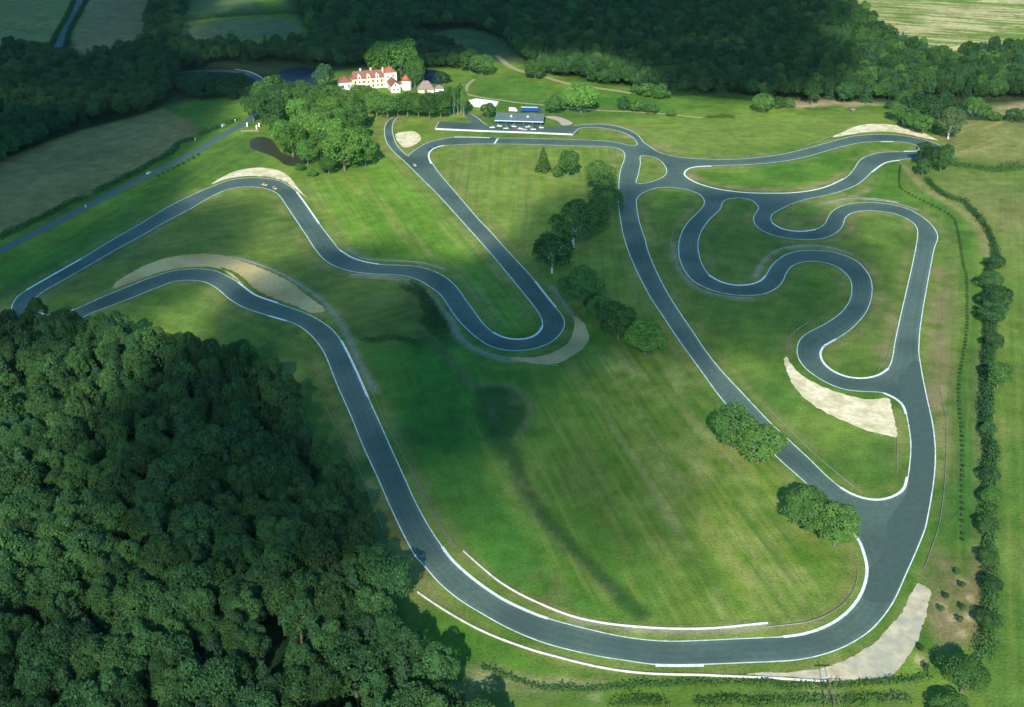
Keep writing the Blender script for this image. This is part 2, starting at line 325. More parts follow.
# newer, darker asphalt at the right-hand junctions
sheet('resurfaced_asphalt', [spline(gpts('11: 532 95, 560 88, 565 60, 600 40, 618 95, 636 190, 656 280, 666 350, 669 420, 664 500, 651 590, 636 670; 12: 600 75, 560 165, 505 280, 495 300, 440 300, 385 285, 400 240, 410 160, 430 150, 480 60; 11: 480 690, 560 560, 572 480, 580 370, 573 310, 560 240, 530 150'), True)], .09, M['asphalt_dark'])
# gravel traps
TRAPS = [('gravel', '11: 82 28, 95 28, 102 50, 150 100, 220 140, 300 170, 380 190, 430 196, 470 188, 490 188, 500 220, 515 290, 520 345, 480 335, 400 315, 340 290, 270 260, 200 220, 140 170, 100 110, 85 65'),
 ('gravel_near', '12: 605 215, 630 235, 655 245, 650 290, 635 360, 600 450, 550 530, 500 580, 400 598, 280 602, 130 592, 0 586; 13: 880 578; 12: 0 572, 130 568, 240 550, 330 515, 400 475, 470 420, 520 360, 560 300, 590 240'),
 ('gravel_grey', '7: 445 545, 455 520, 520 480, 600 440, 700 415, 800 408, 880 415, 960 440, 1020 462; 8: 330 505, 420 570, 490 635, 440 640, 370 610, 300 585, 230 555, 190 520, 140 480, 80 460; 7: 960 530, 900 480, 830 460, 740 460, 650 475, 540 510'),
 ('gravel', '8: 45 135, 100 100, 150 80, 210 70, 270 72, 320 85, 355 110, 385 150, 420 188, 370 150, 330 122, 270 106, 190 102, 110 112'),
 ('gravel_grey', '9: 680 455, 710 470, 735 510, 742 545, 720 580, 680 610, 620 640, 560 645, 440 628, 430 620, 520 617, 570 610, 620 590, 660 560, 680 520, 684 482'),
 ('gravel', '4: 150 625, 200 600, 260 575, 320 566, 400 567, 480 580, 550 600, 600 625, 628 640, 560 628, 480 610, 400 601, 320 602, 240 612'),
 ('gravel', '1: 655 445, 720 437, 750 470, 700 500, 685 500')]
for mt, s in TRAPS:
    P_ = spline(gpts(s), True, 1.2)
    sheet('gravel_trap', [[p + Vector((random.uniform(-.3, .3) + .35 * math.sin(p.x * .9 + p.y * .35) * math.sin(p.y * .7), random.uniform(-.3, .3) + .35 * math.sin(p.y * .8 - p.x * .5))) * .8 for p in P_]], .045, M[mt])
sheet('car_park', [gpts('2: 150 158, 180 151, 225 156, 270 163, 262 178, 250 192, 205 188, 172 184')], .05, M['pale_gravel'])
sheet('gravel_drive', [spline(gpts('2: 445 222, 490 220, 540 235, 562 252, 520 258, 505 240'), True, 3)], .05, M['pink_gravel'])
def path(name, s, w, mat, z=.05):
    mb = MB(); ribbon_into(mb, spline(gpts(s), step=5), w, z); return tag(mb.build(name, M[mat]), kind='structure')
path('farm_track', '2: 262 -18, 300 15, 350 42, 440 62, 500 82, 560 97, 640 108, 700 116, 790 130', 5.5, 'track_dirt')
path('gravel_path', '2: 130 128, 150 135, 200 147, 280 158, 350 168, 440 176, 530 186, 700 200; 3: 150 440, 300 452, 400 463', 3.2, 'track_dirt')
path('gravel_path', '2: 175 75, 150 95, 140 125', 3.0, 'track_dirt')
# public road on the left and the lane at the top
path('country_road', '7: -120 462, 0 395, 160 315, 330 228, 460 160, 600 90, 780 0; 0: 850 545, 980 470; p: 258 108, 264 95, 263 84, 256 77, 244 73, 228 71, 204 71, 176 73, 150 76', 7.5, 'road')
path('country_road', 'p: 83 -8, 78 5, 74 15, 66 30, 58 47', 8, 'road')
path('road_edge_line', 'p: 235 69.3, 247 71, 258 75.5, 266 81, 267 86', .9, 'kerb', .09)

#GROUND
# ------------------------------------------------------------------ ground sheet with its own colours
def lattice(seed, n=256): return np.random.default_rng(seed).random((n, n))
def vnoise(x, y, seed):
    t = lattice(seed); n = t.shape[0]
    xi, yi = np.floor(x).astype(int), np.floor(y).astype(int); fx, fy = x - xi, y - yi
    fx = fx * fx * (3 - 2 * fx); fy = fy * fy * (3 - 2 * fy)
    a, b, c, d = t[xi % n, yi % n], t[(xi + 1) % n, yi % n], t[xi % n, (yi + 1) % n], t[(xi + 1) % n, (yi + 1) % n]
    return (a * (1 - fx) + b * fx) * (1 - fy) + (c * (1 - fx) + d * fx) * fy
def fbm(x, y, sc, seed, o=4):
    r = 0; a = .5; s = 1 / sc
    for k in range(o): r = r + a * vnoise(x * s + 37 * k, y * s + 11 * k, seed + k); a *= .5; s *= 2.03
    return r / (1 - .5 ** o)
xs = np.concatenate([[-9000, -4000, -2000, -1200, -900], np.arange(-680, 680.1, 2.2), [900, 1200, 2000, 4000, 9000]])
ys = np.concatenate([[-3000, -800, 0, 150], np.arange(240, 760, 1.8), np.arange(760, 1470, 2.6), [1550, 1800, 2400, 4000, 8000, 14000]])
GX, GY = np.meshgrid(xs, ys); gx, gy = GX.ravel(), GY.ravel(); PXY = np.stack([gx, gy], 1)
col = np.zeros((len(gx), 3))
def lerp(mask, c):
    global col
    m = np.clip(mask, 0, 1)[:, None]; col = col * (1 - m) + np.array(c)[None, :] * m
c_base, c_lush, c_yel, c_dry, c_rough = (.098, .178, .024), (.052, .155, .018), (.180, .245, .040), (.30, .26, .10), (.032, .074, .018)
col[:] = c_base
n1, n2, n3 = fbm(gx, gy, 90, 1), fbm(gx, gy, 28, 5), fbm(gx, gy, 9, 9)
def ramp(v, a, b): return np.clip((v - a) / (b - a), 0, 1)
lerp(ramp(n1, .45, .7) * .7, c_lush); lerp(ramp(n2, .5, .75) * .5, c_yel); lerp(ramp(1 - n1, .5, .75) * .35, c_yel)
def poly_mask(s, feather=4.0, smooth=True):
    P = spline(gpts(s), True, 8) if smooth else [Vector((p.x, p.y)) for p in gpts(s)]
    q = np.array([(p.x, p.y) for p in P]); lo, hi = q.min(0) - feather, q.max(0) + feather
    m = np.zeros(len(gx)); k = np.where((gx > lo[0]) & (gx < hi[0]) & (gy > lo[1]) & (gy < hi[1]))[0]
    if len(k) == 0: return m
    X = PXY[k]; ins = inside(X, P); d = np.full(len(k), 1e9)
    for i in range(len(q)):
        a, b = q[i], q[(i + 1) % len(q)]; e = b - a; t = np.clip(((X - a) @ e) / max(e @ e, 1e-9), 0, 1)
        d = np.minimum(d, np.hypot(*(X - a - t[:, None] * e).T))
    sd = np.where(ins, d, -d); m[k] = np.clip(sd / feather * .5 + .5, 0, 1); return m
def line_mask(s, w, feather=2.0):
    P = spline(gpts(s), False, 6); q = np.array([(p.x, p.y) for p in P]); lo, hi = q.min(0) - w - feather, q.max(0) + w + feather
    m = np.zeros(len(gx)); k = np.where((gx > lo[0]) & (gx < hi[0]) & (gy > lo[1]) & (gy < hi[1]))[0]
    if len(k) == 0: return m
    X = PXY[k]; d = np.full(len(k), 1e9)
    for i in range(len(q) - 1):
        a, b = q[i], q[i + 1]; e = b - a; t = np.clip(((X - a) @ e) / max(e @ e, 1e-9), 0, 1)
        d = np.minimum(d, np.hypot(*(X - a - t[:, None] * e).T))
    m[k] = 1 - np.clip((d - w / 2) / feather, 0, 1); return m
def blob(px, py, rx, ry, rot=0.0):
    c = G(px, py); dx, dy = gx - c.x, gy - c.y; a, b = math.cos(rot), math.sin(rot)
    return np.exp(-(((dx * a + dy * b) / rx) ** 2 + ((-dx * b + dy * a) / ry) ** 2))
def streak(p, q, wide, seed, long=160, jit=0.0):
    """noise drawn out along the ground direction p->q"""
    a, b = G(*p), G(*q); d = (b - a).normalized(); s, t = gx * d.x + gy * d.y, -gx * d.y + gy * d.x
    if jit: t = t + (fbm(gx, gy, 40, seed + 50, 2) - .5) * jit
    return vnoise(s / long, t / wide, seed) * .6 + vnoise(s / (long * .4), t / (wide * .45) + 9, seed + 3) * .4
def stripe(p, q, wide, seed):
    a, b = G(*p), G(*q); d = (b - a).normalized(); t = -gx * d.y + gy * d.x + (n2 - .5) * 2
    return .5 + .5 * np.sin(t / wide * 2 * math.pi)
# infield under the start straight: pale mown stripes
m = poly_mask('p: 428 150, 560 144, 620 148, 618 190, 628 245, 655 300, 600 320, 572 300, 500 238', 6)
lerp(m * .8, c_yel); lerp(m * ramp(streak((520, 160), (515, 260), 6, 21), .45, .75) * .5, (.20, .21, .065)); lerp(m * stripe((520, 160), (518, 260), 11, 2) * .22, c_lush)
# the strip between the two legs of the hairpin: bright, striped along the leg
m = poly_mask('p: 300 180, 380 168, 400 150, 455 220, 535 310, 520 335, 490 325, 455 280, 430 262, 362 258, 335 235', 6)
lerp(m * .85, (.125, .240, .026)); lerp(m * ramp(streak((400, 170), (470, 260), 7, 31, 120), .5, .75) * .65, (.22, .25, .06)); lerp(m * ramp(streak((340, 190), (430, 280), 5, 33, 90), .6, .8) * .5, c_dry)
m = poly_mask('p: 0 250, 240 138, 265 165, 200 186, 130 225, 20 295, 0 310', 5)
lerp(m * .5, c_lush); lerp(m * ramp(streak((20, 270), (200, 165), 8, 41), .5, .8) * .6, (.075, .10, .03))
# left wedge inside the far hairpin
m = poly_mask('p: 40 300, 150 228, 240 195, 280 200, 330 260, 360 275, 430 290, 450 340, 380 350, 300 290, 200 262, 120 285', 5)
lerp(m * .55, (.095, .125, .034)); lerp(m * ramp(streak((120, 260), (330, 215), 6, 45, 80), .5, .8) * .45, (.16, .16, .06))
# centre meadow: darker lush left part, dry streaks running down to the right
m = poly_mask('p: 360 350, 440 345, 470 380, 470 430, 510 500, 580 590, 640 622, 540 600, 470 560, 420 470', 8)
lerp(m * .9, (.046, .140, .019)); lerp(m * stripe((400, 380), (470, 560), 13, 3) * .12, (.06, .14, .03))
m = poly_mask('p: 570 370, 660 340, 740 440, 800 490, 850 560, 840 600, 760 625, 690 620, 600 520', 14)
s1 = streak((600, 380), (745, 600), 5.5, 51, 120, 3)
lerp(m * .7, (.118, .200, .020)); lerp(m * ramp(s1, .5, .78) * .5, (.185, .215, .045)); lerp(m * ramp(1 - s1, .55, .8) * .6, (.062, .118, .026)); lerp(m * ramp(streak((600, 380), (745, 600), 4, 57, 80, 3), .58, .78) * .6 * ramp(n1, .35, .6), c_dry)
m = poly_mask('p: 500 380, 570 350, 600 420, 640 500, 700 600, 640 615, 580 560, 515 470', 12); lerp(m * .7, (.064, .140, .019)); lerp(m * ramp(s1, .6, .85) * .4, (.12, .14, .035))
lerp(blob(748, 560, 30, 45) * ramp(n3, .3, .7) * .4, c_dry); lerp(blob(690, 470, 22, 30) * ramp(n3, .4, .7) * .5, c_dry); lerp(blob(830, 570, 12, 30) * ramp(n3, .4, .7) * .6, (.26, .20, .09))
lerp(blob(650, 380, 25, 20) * ramp(n3, .4, .7) * .5, c_dry); lerp(blob(560, 475, 26, 24) * ramp(n3, .5, .8) * .5, (.14, .12, .045))
# rough hollow and the ditch that leaves it
m = poly_mask('18: -40 0, -41 0' if False else 'p: 474 388, 490 384, 510 388, 525 398, 530 412, 522 426, 512 440, 508 456, 516 470, 505 462, 492 446, 482 424, 476 404', 2); lerp(m * .5, c_rough)
lerp(line_mask('p: 512 450, 520 480, 540 510, 560 535, 590 565, 612 590, 640 612', 2.5, 4) * ramp(n3, .2, .6) * .8, c_rough)
lerp(line_mask('p: 440 345, 460 370, 474 388', 2, 4) * .6, (.10, .11, .04)); lerp(line_mask('p: 478 386, 505 384, 526 396, 532 414, 520 432', 1, 2.5) * .6, (.15, .15, .055))
lerp(blob(545, 588, 9, 14) * ramp(n3, .35, .65) * .8, (.12, .10, .04)); lerp(poly_mask('p: 380 320, 405 290, 425 285, 452 318, 462 345, 430 350, 380 345', 8) * ramp(n3, .25, .6) * .8, c_rough)
# right-hand infield between main straight and esses
m = poly_mask('p: 645 200, 700 195, 690 260, 740 300, 790 290, 830 300, 840 340, 800 350, 800 380, 880 420, 905 420, 900 500, 860 490, 760 410, 670 300', 5)
lerp(m * .5, (.088, .145, .028)); lerp(m * ramp(n2, .5, .8) * .4, c_yel)
m = poly_mask('p: 690 240, 720 200, 780 235, 850 215, 910 222, 915 280, 890 375, 830 365, 850 330, 868 290, 840 255, 790 255, 760 280, 720 275', 4); lerp(m * .45, (.085, .128, .030))
lerp(blob(887, 315, 5, 22) * ramp(n3, .3, .6) * .9, (.26, .19, .10)); lerp(blob(883, 350, 4, 16) * ramp(n3, .3, .6) * .8, (.22, .17, .09))
lerp(blob(800, 221, 15, 8) * ramp(n3, .2, .6) * .9, (.22, .16, .07)); lerp(blob(692, 177, 4, 12) * .7, c_dry); lerp(blob(852, 225, 6, 12) * ramp(n3, .3, .6) * .8, (.20, .16, .09))
lerp(line_mask('5: 200 205, 250 245, 330 262, 450 272, 600 272, 720 248, 790 215', 2, 5) * ramp(n3, .2, .6) * .75, (.26, .20, .09))
lerp(line_mask('5: 700 330, 780 320, 860 290, 900 270', 2, 4) * .6, (.28, .23, .11)); lerp(line_mask('5: 70 110, 120 118, 300 140, 480 135', 3, 6) * ramp(n3, .25, .6) * .7, (.24, .20, .08))
lerp(blob(665, 146, 10, 10) * ramp(n3, .2, .5) * .9, (.34, .25, .12)); lerp(blob(628, 138, 6, 8) * ramp(n3, .2, .5) * .9, (.34, .27, .13))
# meadow beyond the track, verge under the forest
m = poly_mask('p: 560 118, 700 122, 800 116, 900 112, 905 125, 840 135, 760 150, 690 155, 640 135, 590 122', 10); lerp(m * .85, (.155, .215, .040)); lerp(m * ramp(streak((600, 125), (800, 125), 10, 61), .5, .8) * .5, c_yel)
m = poly_mask('p: 470 75, 520 85, 620 102, 640 115, 560 120, 470 95', 8); lerp(m * .6, (.066, .145, .026))
m = poly_mask('p: 770 100, 830 97, 900 100, 1024 98, 1024 112, 960 116, 905 112, 830 109, 770 106', 6); lerp(m * ramp(n2, .3, .55), (.36, .28, .15))
m = poly_mask('p: 940 130, 975 116, 1040 118, 1040 168, 1000 162, 960 158', 6); lerp(m * .7, (.20, .19, .065)); lerp(m * ramp(streak((950, 150), (1020, 125), 6, 71, 90), .5, .75) * .7, c_dry)
m = poly_mask('p: 925 175, 1040 172, 1040 720, 985 720, 990 300, 980 230, 950 195', 6); lerp(m * .45, (.088, .150, .034)); lerp(m * ramp(n2, .5, .75) * .5, (.17, .17, .055)); lerp(m * stripe((1005, 450), (1008, 680), 5, 7) * .2, c_yel)
lerp(blob(985, 190, 45, 45) * .4, (.20, .19, .065)); lerp(blob(1020, 215, 30, 40) * .5, (.24, .19, .075))
# right verge: mown strips parallel to the track
m = poly_mask('p: 900 170, 935 195, 965 230, 972 290, 975 380, 980 560, 985 640, 940 640, 938 560, 940 440, 935 330, 945 240, 910 200', 4)
lerp(m * .35, (.088, .145, .030)); s2 = streak((955, 300), (957, 560), 4, 81, 120); lerp(m * ramp(s2, .5, .75) * .55, (.17, .16, .06)); lerp(line_mask('19: 75 640, 110 560, 125 480, 110 380, 130 300, 125 220', 3, 8) * ramp(n3, .25, .6) * .8, (.21, .16, .08))
lerp(line_mask('11: 690 150, 695 250, 715 330, 700 450, 705 560, 712 680', 3, 5) * ramp(n3, .3, .6) * .8, (.26, .21, .10)); lerp(line_mask('11: 850 0, 840 150, 845 300, 850 450, 830 560, 838 700; 12: 845 100, 850 300, 830 450', 3, 3) * .8, (.20, .17, .075))
m = poly_mask('p: 935 545, 975 560, 982 620, 965 645, 925 660, 930 600', 4); lerp(m * ramp(n3, .25, .6) * .85, (.20, .155, .075))
for x, y in T('yl: 330 62, 360 148, 350 245, 270 255, 320 328, 105 465, 215 190'): lerp(blob(x, y, 1.6, 2.6) * .95, (.45, .36, .18))
lerp(line_mask('6: 255 300, 290 340, 330 385, 400 430, 480 475, 540 530, 570 590, 580 650', 3, 4) * .8, (.24, .215, .085))
lerp(poly_mask('p: 915 200, 940 208, 958 240, 967 290, 967 350, 953 400, 953 540, 976 545, 977 400, 977 300, 966 240, 938 200', 5) * .85, (.042, .132, .022))
# bottom rough
m = poly_mask('p: 380 640, 480 668, 560 690, 760 688, 900 683, 960 690, 960 740, 380 740', 4); lerp(m * ramp(n3, .25, .65) * .7, (.07, .115, .028)); lerp(m * ramp(n3, .6, .8) * .6, (.22, .21, .10))
lerp(line_mask('14: 800 580, 1020 650', 4, 6) * ramp(n3, .2, .6) * .7, (.20, .19, .085)); lerp(line_mask('13: 0 595, 170 615, 330 612', 1.5, 3) * ramp(n3, .3, .6) * .8, (.30, .25, .13))
# grass beside the wood
m = poly_mask('p: 200 300, 300 335, 345 385, 400 520, 440 600, 420 620, 380 560, 330 470, 300 390, 230 335', 5); lerp(m * .5, (.085, .125, .030)); lerp(m * ramp(streak((300, 350), (400, 540), 3, 91, 60), .5, .75) * .6, (.17, .14, .06))
m = poly_mask('p: 110 318, 200 285, 240 295, 300 325, 320 345, 260 345, 180 330', 5); lerp(m * .5, (.075, .145, .028)); lerp(m * ramp(streak((200, 290), (300, 330), 5, 93, 60), .5, .75) * .5, c_yel)
# worn fringe along every track edge
near = np.full(len(gx), 99.0)
for i in np.where((np.abs(gx) < 330) & (gy > 270) & (gy < 1010))[0]: near[i] = kd.find((gx[i], gy[i], 0))[2]
lerp((near < 14) * np.exp(-((near - 4.5) / 2.2) ** 2) * ramp(n2 * .6 + n3 * .4, .32, .58) * .75, (.19, .165, .06))
lerp(np.exp(-((near - 9) / 1.0) ** 2) * ramp(n2, .35, .6) * .4, (.11, .10, .045))
for s_, w_ in (('8: 592 495, 680 499, 770 505, 840 525, 890 566, 950 628, 1005 696; 9: 210 518, 260 568, 330 608, 440 632', 2.2), ('8: 120 418, 220 447, 330 492, 420 547, 500 608, 560 690; 16: 640 390, 690 480', 2.0), ('8: 585 386, 640 426, 700 432, 800 436, 880 444, 960 468', 1.6), ('5: 730 328, 800 311, 900 308, 1020 325; 6: 150 428, 220 446, 300 470', 1.6), ('5: 130 480, 137 540, 155 590, 195 640, 250 678, 330 698, 440 706', 1.6), ('5: 455 612, 480 560, 530 515, 600 496, 680 493, 760 504, 830 528', 1.6), ('9: 595 338, 625 380, 655 425, 680 452', 1.8), ('13: 200 362, 330 390, 470 405, 600 411, 700 411, 800 406, 970 388', 1.5)): lerp(line_mask(s_, w_, 1.8) * .8, (.24, .235, .15))
# forest floors
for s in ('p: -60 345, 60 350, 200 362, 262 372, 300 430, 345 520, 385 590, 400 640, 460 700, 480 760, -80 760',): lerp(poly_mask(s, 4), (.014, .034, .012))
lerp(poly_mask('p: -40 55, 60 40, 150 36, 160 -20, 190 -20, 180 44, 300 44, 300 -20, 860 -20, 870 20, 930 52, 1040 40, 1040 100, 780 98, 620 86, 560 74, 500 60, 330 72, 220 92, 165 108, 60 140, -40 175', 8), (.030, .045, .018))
# far fields
lerp(poly_mask('p: 425 36, 470 28, 505 40, 522 62, 490 62, 450 52', 6), (.095, .125, .045))
F_BR, F_GR = (.135, .125, .068), (.085, .115, .050)
for s, c in (('0: -30 190, 60 160, 200 165, 235 110, 285 0, 285 -60, -60 -60', (.20, .18, .058)), ('0: 330 45, 350 -60, 600 -60, 592 60, 575 140, 430 205, 340 220, 285 185, 290 110', (.23, .165, .066)),
             ('7: -60 60, 60 20, 300 -70, 500 -120, 640 -160, 760 -110, 775 -60, 600 40, 380 160, 330 180, 0 330, -80 370', (.25, .185, .066)), ('0: 680 165, 730 95, 900 72, 1040 66, 1180 80, 1180 150, 900 150', (.125, .145, .055)), ('0: 740 70, 740 -40, 1000 -40, 1030 50, 880 60', (.080, .125, .045))):
    m = poly_mask(s, 4, False); lerp(m, c); lerp(m * ramp(streak((40, 190), (200, 130), 5, 101, 200), .5, .8) * .35, tuple(x * 1.3 for x in c))
m = poly_mask('p: 845 -30, 855 10, 880 30, 930 55, 960 58, 985 48, 1060 42, 1060 -30', 5, False)
lerp(m, (.14, .205, .036)); lerp(m * ramp(streak((860, 20), (1000, 28), 5, 111, 60, 8), .42, .56) * .85 * ramp(n1 + n2 * .4, .38, .66), (.50, .42, .20))
MOW = np.full(len(gx), 1.2); MOWK = np.full(len(gx), .28)
for s_, p_, q_, k_ in (('p: 360 350, 440 345, 500 385, 570 360, 660 330, 740 430, 800 490, 850 560, 840 605, 760 625, 640 622, 540 600, 470 560, 420 470', (600, 380), (745, 600), 1.0), ('p: 428 150, 560 144, 620 148, 618 190, 628 245, 655 300, 600 320, 572 300, 500 238', (520, 150), (517, 260), .75),
    ('p: 300 180, 380 168, 400 150, 455 220, 535 310, 520 335, 490 325, 455 280, 430 262, 362 258, 335 235', (400, 170), (470, 260), .8), ('p: -20 255, 240 138, 265 165, 200 186, 130 225, 20 295, 0 310', (20, 270), (200, 165), .6), ('p: 900 170, 935 195, 965 230, 975 290, 985 400, 990 640, 935 640, 940 440, 935 330, 945 240, 910 200', (957, 300), (962, 560), .8),
    ('p: 985 200, 1060 190, 1060 720, 990 720', (1000, 400), (1006, 680), .6), ('p: 560 110, 900 108, 905 130, 840 135, 690 155', (600, 125), (800, 122), .6), ('p: 40 300, 150 228, 240 195, 280 200, 330 260, 430 290, 450 340, 380 350, 300 290, 200 262, 120 285', (120, 260), (330, 215), .6), ('p: 380 640, 480 668, 560 690, 900 683, 960 740, 380 740', (450, 680), (900, 690), .6)):
    a_, b_ = G(*p_), G(*q_); mm = poly_mask(s_, 6); k = mm > .02; MOW[k] = math.atan2(b_.y - a_.y, b_.x - a_.x); MOWK = np.where(k, np.maximum(mm * k_, .25), MOWK)
RM = np.maximum(poly_mask('p: 474 388, 490 384, 510 388, 525 398, 530 412, 522 426, 512 440, 508 456, 516 470, 505 462, 492 446, 482 424, 476 404', 3), line_mask('p: 512 450, 520 480, 540 510, 560 535, 590 565, 612 590, 640 612', 4, 3))
MOWK *= 1 - .95 * RM
MOWK *= 1 - poly_mask('p: -60 345, 60 350, 200 362, 262 372, 300 430, 345 520, 385 590, 400 640, 460 700, 480 760, -80 760', 3)
MOWK[poly_mask('p: 360 350, 440 345, 470 380, 470 430, 510 500, 580 590, 640 622, 540 600, 470 560, 420 470', 2) > .5] *= .3
lerp(RM * (.45 + .5 * n3), c_rough); lerp(line_mask('p: 476 386, 492 382, 512 386, 528 397, 533 412, 524 428, 515 440', .8, 1.6) * .75, (.16, .155, .06)); lerp(line_mask('p: 404 306, 440 346, 458 368, 474 386', .8, 2) * .6, (.12, .115, .045)); lerp(line_mask('p: 506 462, 514 484, 532 512, 552 537, 580 566, 602 592', .6, 1.6) * .5, (.13, .14, .05)); lerp(RM * ramp(n3, .6, .75) * .6, (.12, .11, .045))
col *= (1 + .45 * (n3 - .5) + .4 * (n2 - .5))[:, None]
me = bpy.data.meshes.new('ground'); nx, ny = len(xs), len(ys)
idx = np.arange(nx * ny).reshape(ny, nx)
quads = np.stack([idx[:-1, :-1], idx[:-1, 1:], idx[1:, 1:], idx[1:, :-1]], -1).reshape(-1, 4)
me.vertices.add(nx * ny); me.vertices.foreach_set('co', np.stack([gx, gy, np.zeros_like(gx)], 1).ravel())
me.loops.add(quads.size); me.loops.foreach_set('vertex_index', quads.ravel()); me.polygons.add(len(quads)); me.polygons.foreach_set('loop_start', np.arange(0, quads.size, 4)); me.update(calc_edges=True)
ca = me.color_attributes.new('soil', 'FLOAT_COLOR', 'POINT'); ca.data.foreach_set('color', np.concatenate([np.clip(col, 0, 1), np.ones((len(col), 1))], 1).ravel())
for nm_, dat in (('mow_angle', -MOW), ('mow_strength', MOWK)):
    a = me.attributes.new(nm_, 'FLOAT', 'POINT'); a.data.foreach_set('value', dat.astype(np.float32))
m, nt, b = nodes('grass_ground'); N, L = nt.nodes, nt.links
at = N.new('ShaderNodeVertexColor'); at.layer_name = 'soil'; ge = N.new('ShaderNodeNewGeometry')
t1 = N.new('ShaderNodeTexNoise'); t1.inputs['Scale'].default_value = .9; t1.inputs['Detail'].default_value = 6; L.new(ge.outputs['Position'], t1.inputs['Vector'])
t2 = N.new('ShaderNodeTexNoise'); t2.inputs['Scale'].default_value = .13; t2.inputs['Detail'].default_value = 6; t2.inputs['Roughness'].default_value = .65; L.new(ge.outputs['Position'], t2.inputs['Vector'])
ad = N.new('ShaderNodeMath'); ad.operation = 'ADD'; L.new(t1.outputs['Fac'], ad.inputs[0]); L.new(t2.outputs['Fac'], ad.inputs[1])
mr = N.new('ShaderNodeMapRange'); mr.inputs['From Min'].default_value = .65; mr.inputs['From Max'].default_value = 1.35; mr.inputs['To Min'].default_value = .6; mr.inputs['To Max'].default_value = 1.4; L.new(ad.outputs[0], mr.inputs['Value'])
vm = N.new('ShaderNodeVectorMath'); vm.operation = 'SCALE'; L.new(at.outputs['Color'], vm.inputs[0]); L.new(mr.outputs[0], vm.inputs['Scale'])
aa = N.new('ShaderNodeAttribute'); aa.attribute_name = 'mow_angle'; ak = N.new('ShaderNodeAttribute'); ak.attribute_name = 'mow_strength'
vr = N.new('ShaderNodeVectorRotate'); vr.rotation_type = 'Z_AXIS'; L.new(ge.outputs['Position'], vr.inputs['Vector']); L.new(aa.outputs['Fac'], vr.inputs['Angle'])
sc_ = N.new('ShaderNodeVectorMath'); sc_.operation = 'MULTIPLY'; sc_.inputs[1].default_value = (.011, .30, 0); L.new(vr.outputs[0], sc_.inputs[0])
t4 = N.new('ShaderNodeTexNoise'); t4.inputs['Scale'].default_value = 1; t4.inputs['Detail'].default_value = 4; t4.inputs['Roughness'].default_value = .6; L.new(sc_.outputs[0], t4.inputs['Vector'])
f1 = N.new('ShaderNodeMapRange'); f1.inputs['From Min'].default_value = .5; f1.inputs['From Max'].default_value = .74; f1.inputs['To Max'].default_value = .6; L.new(t4.outputs['Fac'], f1.inputs['Value'])
f2 = N.new('ShaderNodeMath'); f2.operation = 'MULTIPLY'; L.new(f1.outputs[0], f2.inputs[0]); L.new(ak.outputs['Fac'], f2.inputs[1])
x1 = N.new('ShaderNodeMix'); x1.data_type = 'RGBA'; L.new(f2.outputs[0], x1.inputs[0]); L.new(vm.outputs[0], x1.inputs[6]); x1.inputs[7].default_value = (.21, .225, .045, 1)
g1 = N.new('ShaderNodeMapRange'); g1.inputs['From Min'].default_value = .5; g1.inputs['From Max'].default_value = .28; g1.inputs['To Max'].default_value = .6; L.new(t4.outputs['Fac'], g1.inputs['Value'])
g2 = N.new('ShaderNodeMath'); g2.operation = 'MULTIPLY'; L.new(g1.outputs[0], g2.inputs[0]); L.new(ak.outputs['Fac'], g2.inputs[1])
x2 = N.new('ShaderNodeMix'); x2.data_type = 'RGBA'; L.new(g2.outputs[0], x2.inputs[0]); L.new(x1.outputs[2], x2.inputs[6]); x2.inputs[7].default_value = (.045, .125, .018, 1)
L.new(x2.outputs[2], b.inputs['Base Color']); b.inputs['Roughness'].default_value = 1; b.inputs['Specular IOR Level'].default_value = .05
bp = N.new('ShaderNodeBump'); bp.inputs['Strength'].default_value = .6; bp.inputs['Distance'].default_value = .5; L.new(t1.outputs['Fac'], bp.inputs['Height']); L.new(bp.outputs[0], b.inputs['Normal'])
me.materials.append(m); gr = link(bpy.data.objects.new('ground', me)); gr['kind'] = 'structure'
# ponds
for nm, s, mt in (('pond', '1: 195 200, 240 185, 300 185, 335 200, 345 240, 335 275, 290 285, 255 282, 215 250', 'water'), ('pond', 'pd: 75 400, 110 384, 150 380, 200 392, 240 430, 300 500, 420 515, 470 555, 400 580, 310 575, 250 530, 170 495, 90 470, 65 440', 'water_brown'), ('pond', 'br: 205 210, 260 195, 350 200, 405 220, 425 270, 425 340, 340 345, 250 330', 'water')):
    sheet(nm, [spline(gpts(s), True, 3)], .05, M[mt])

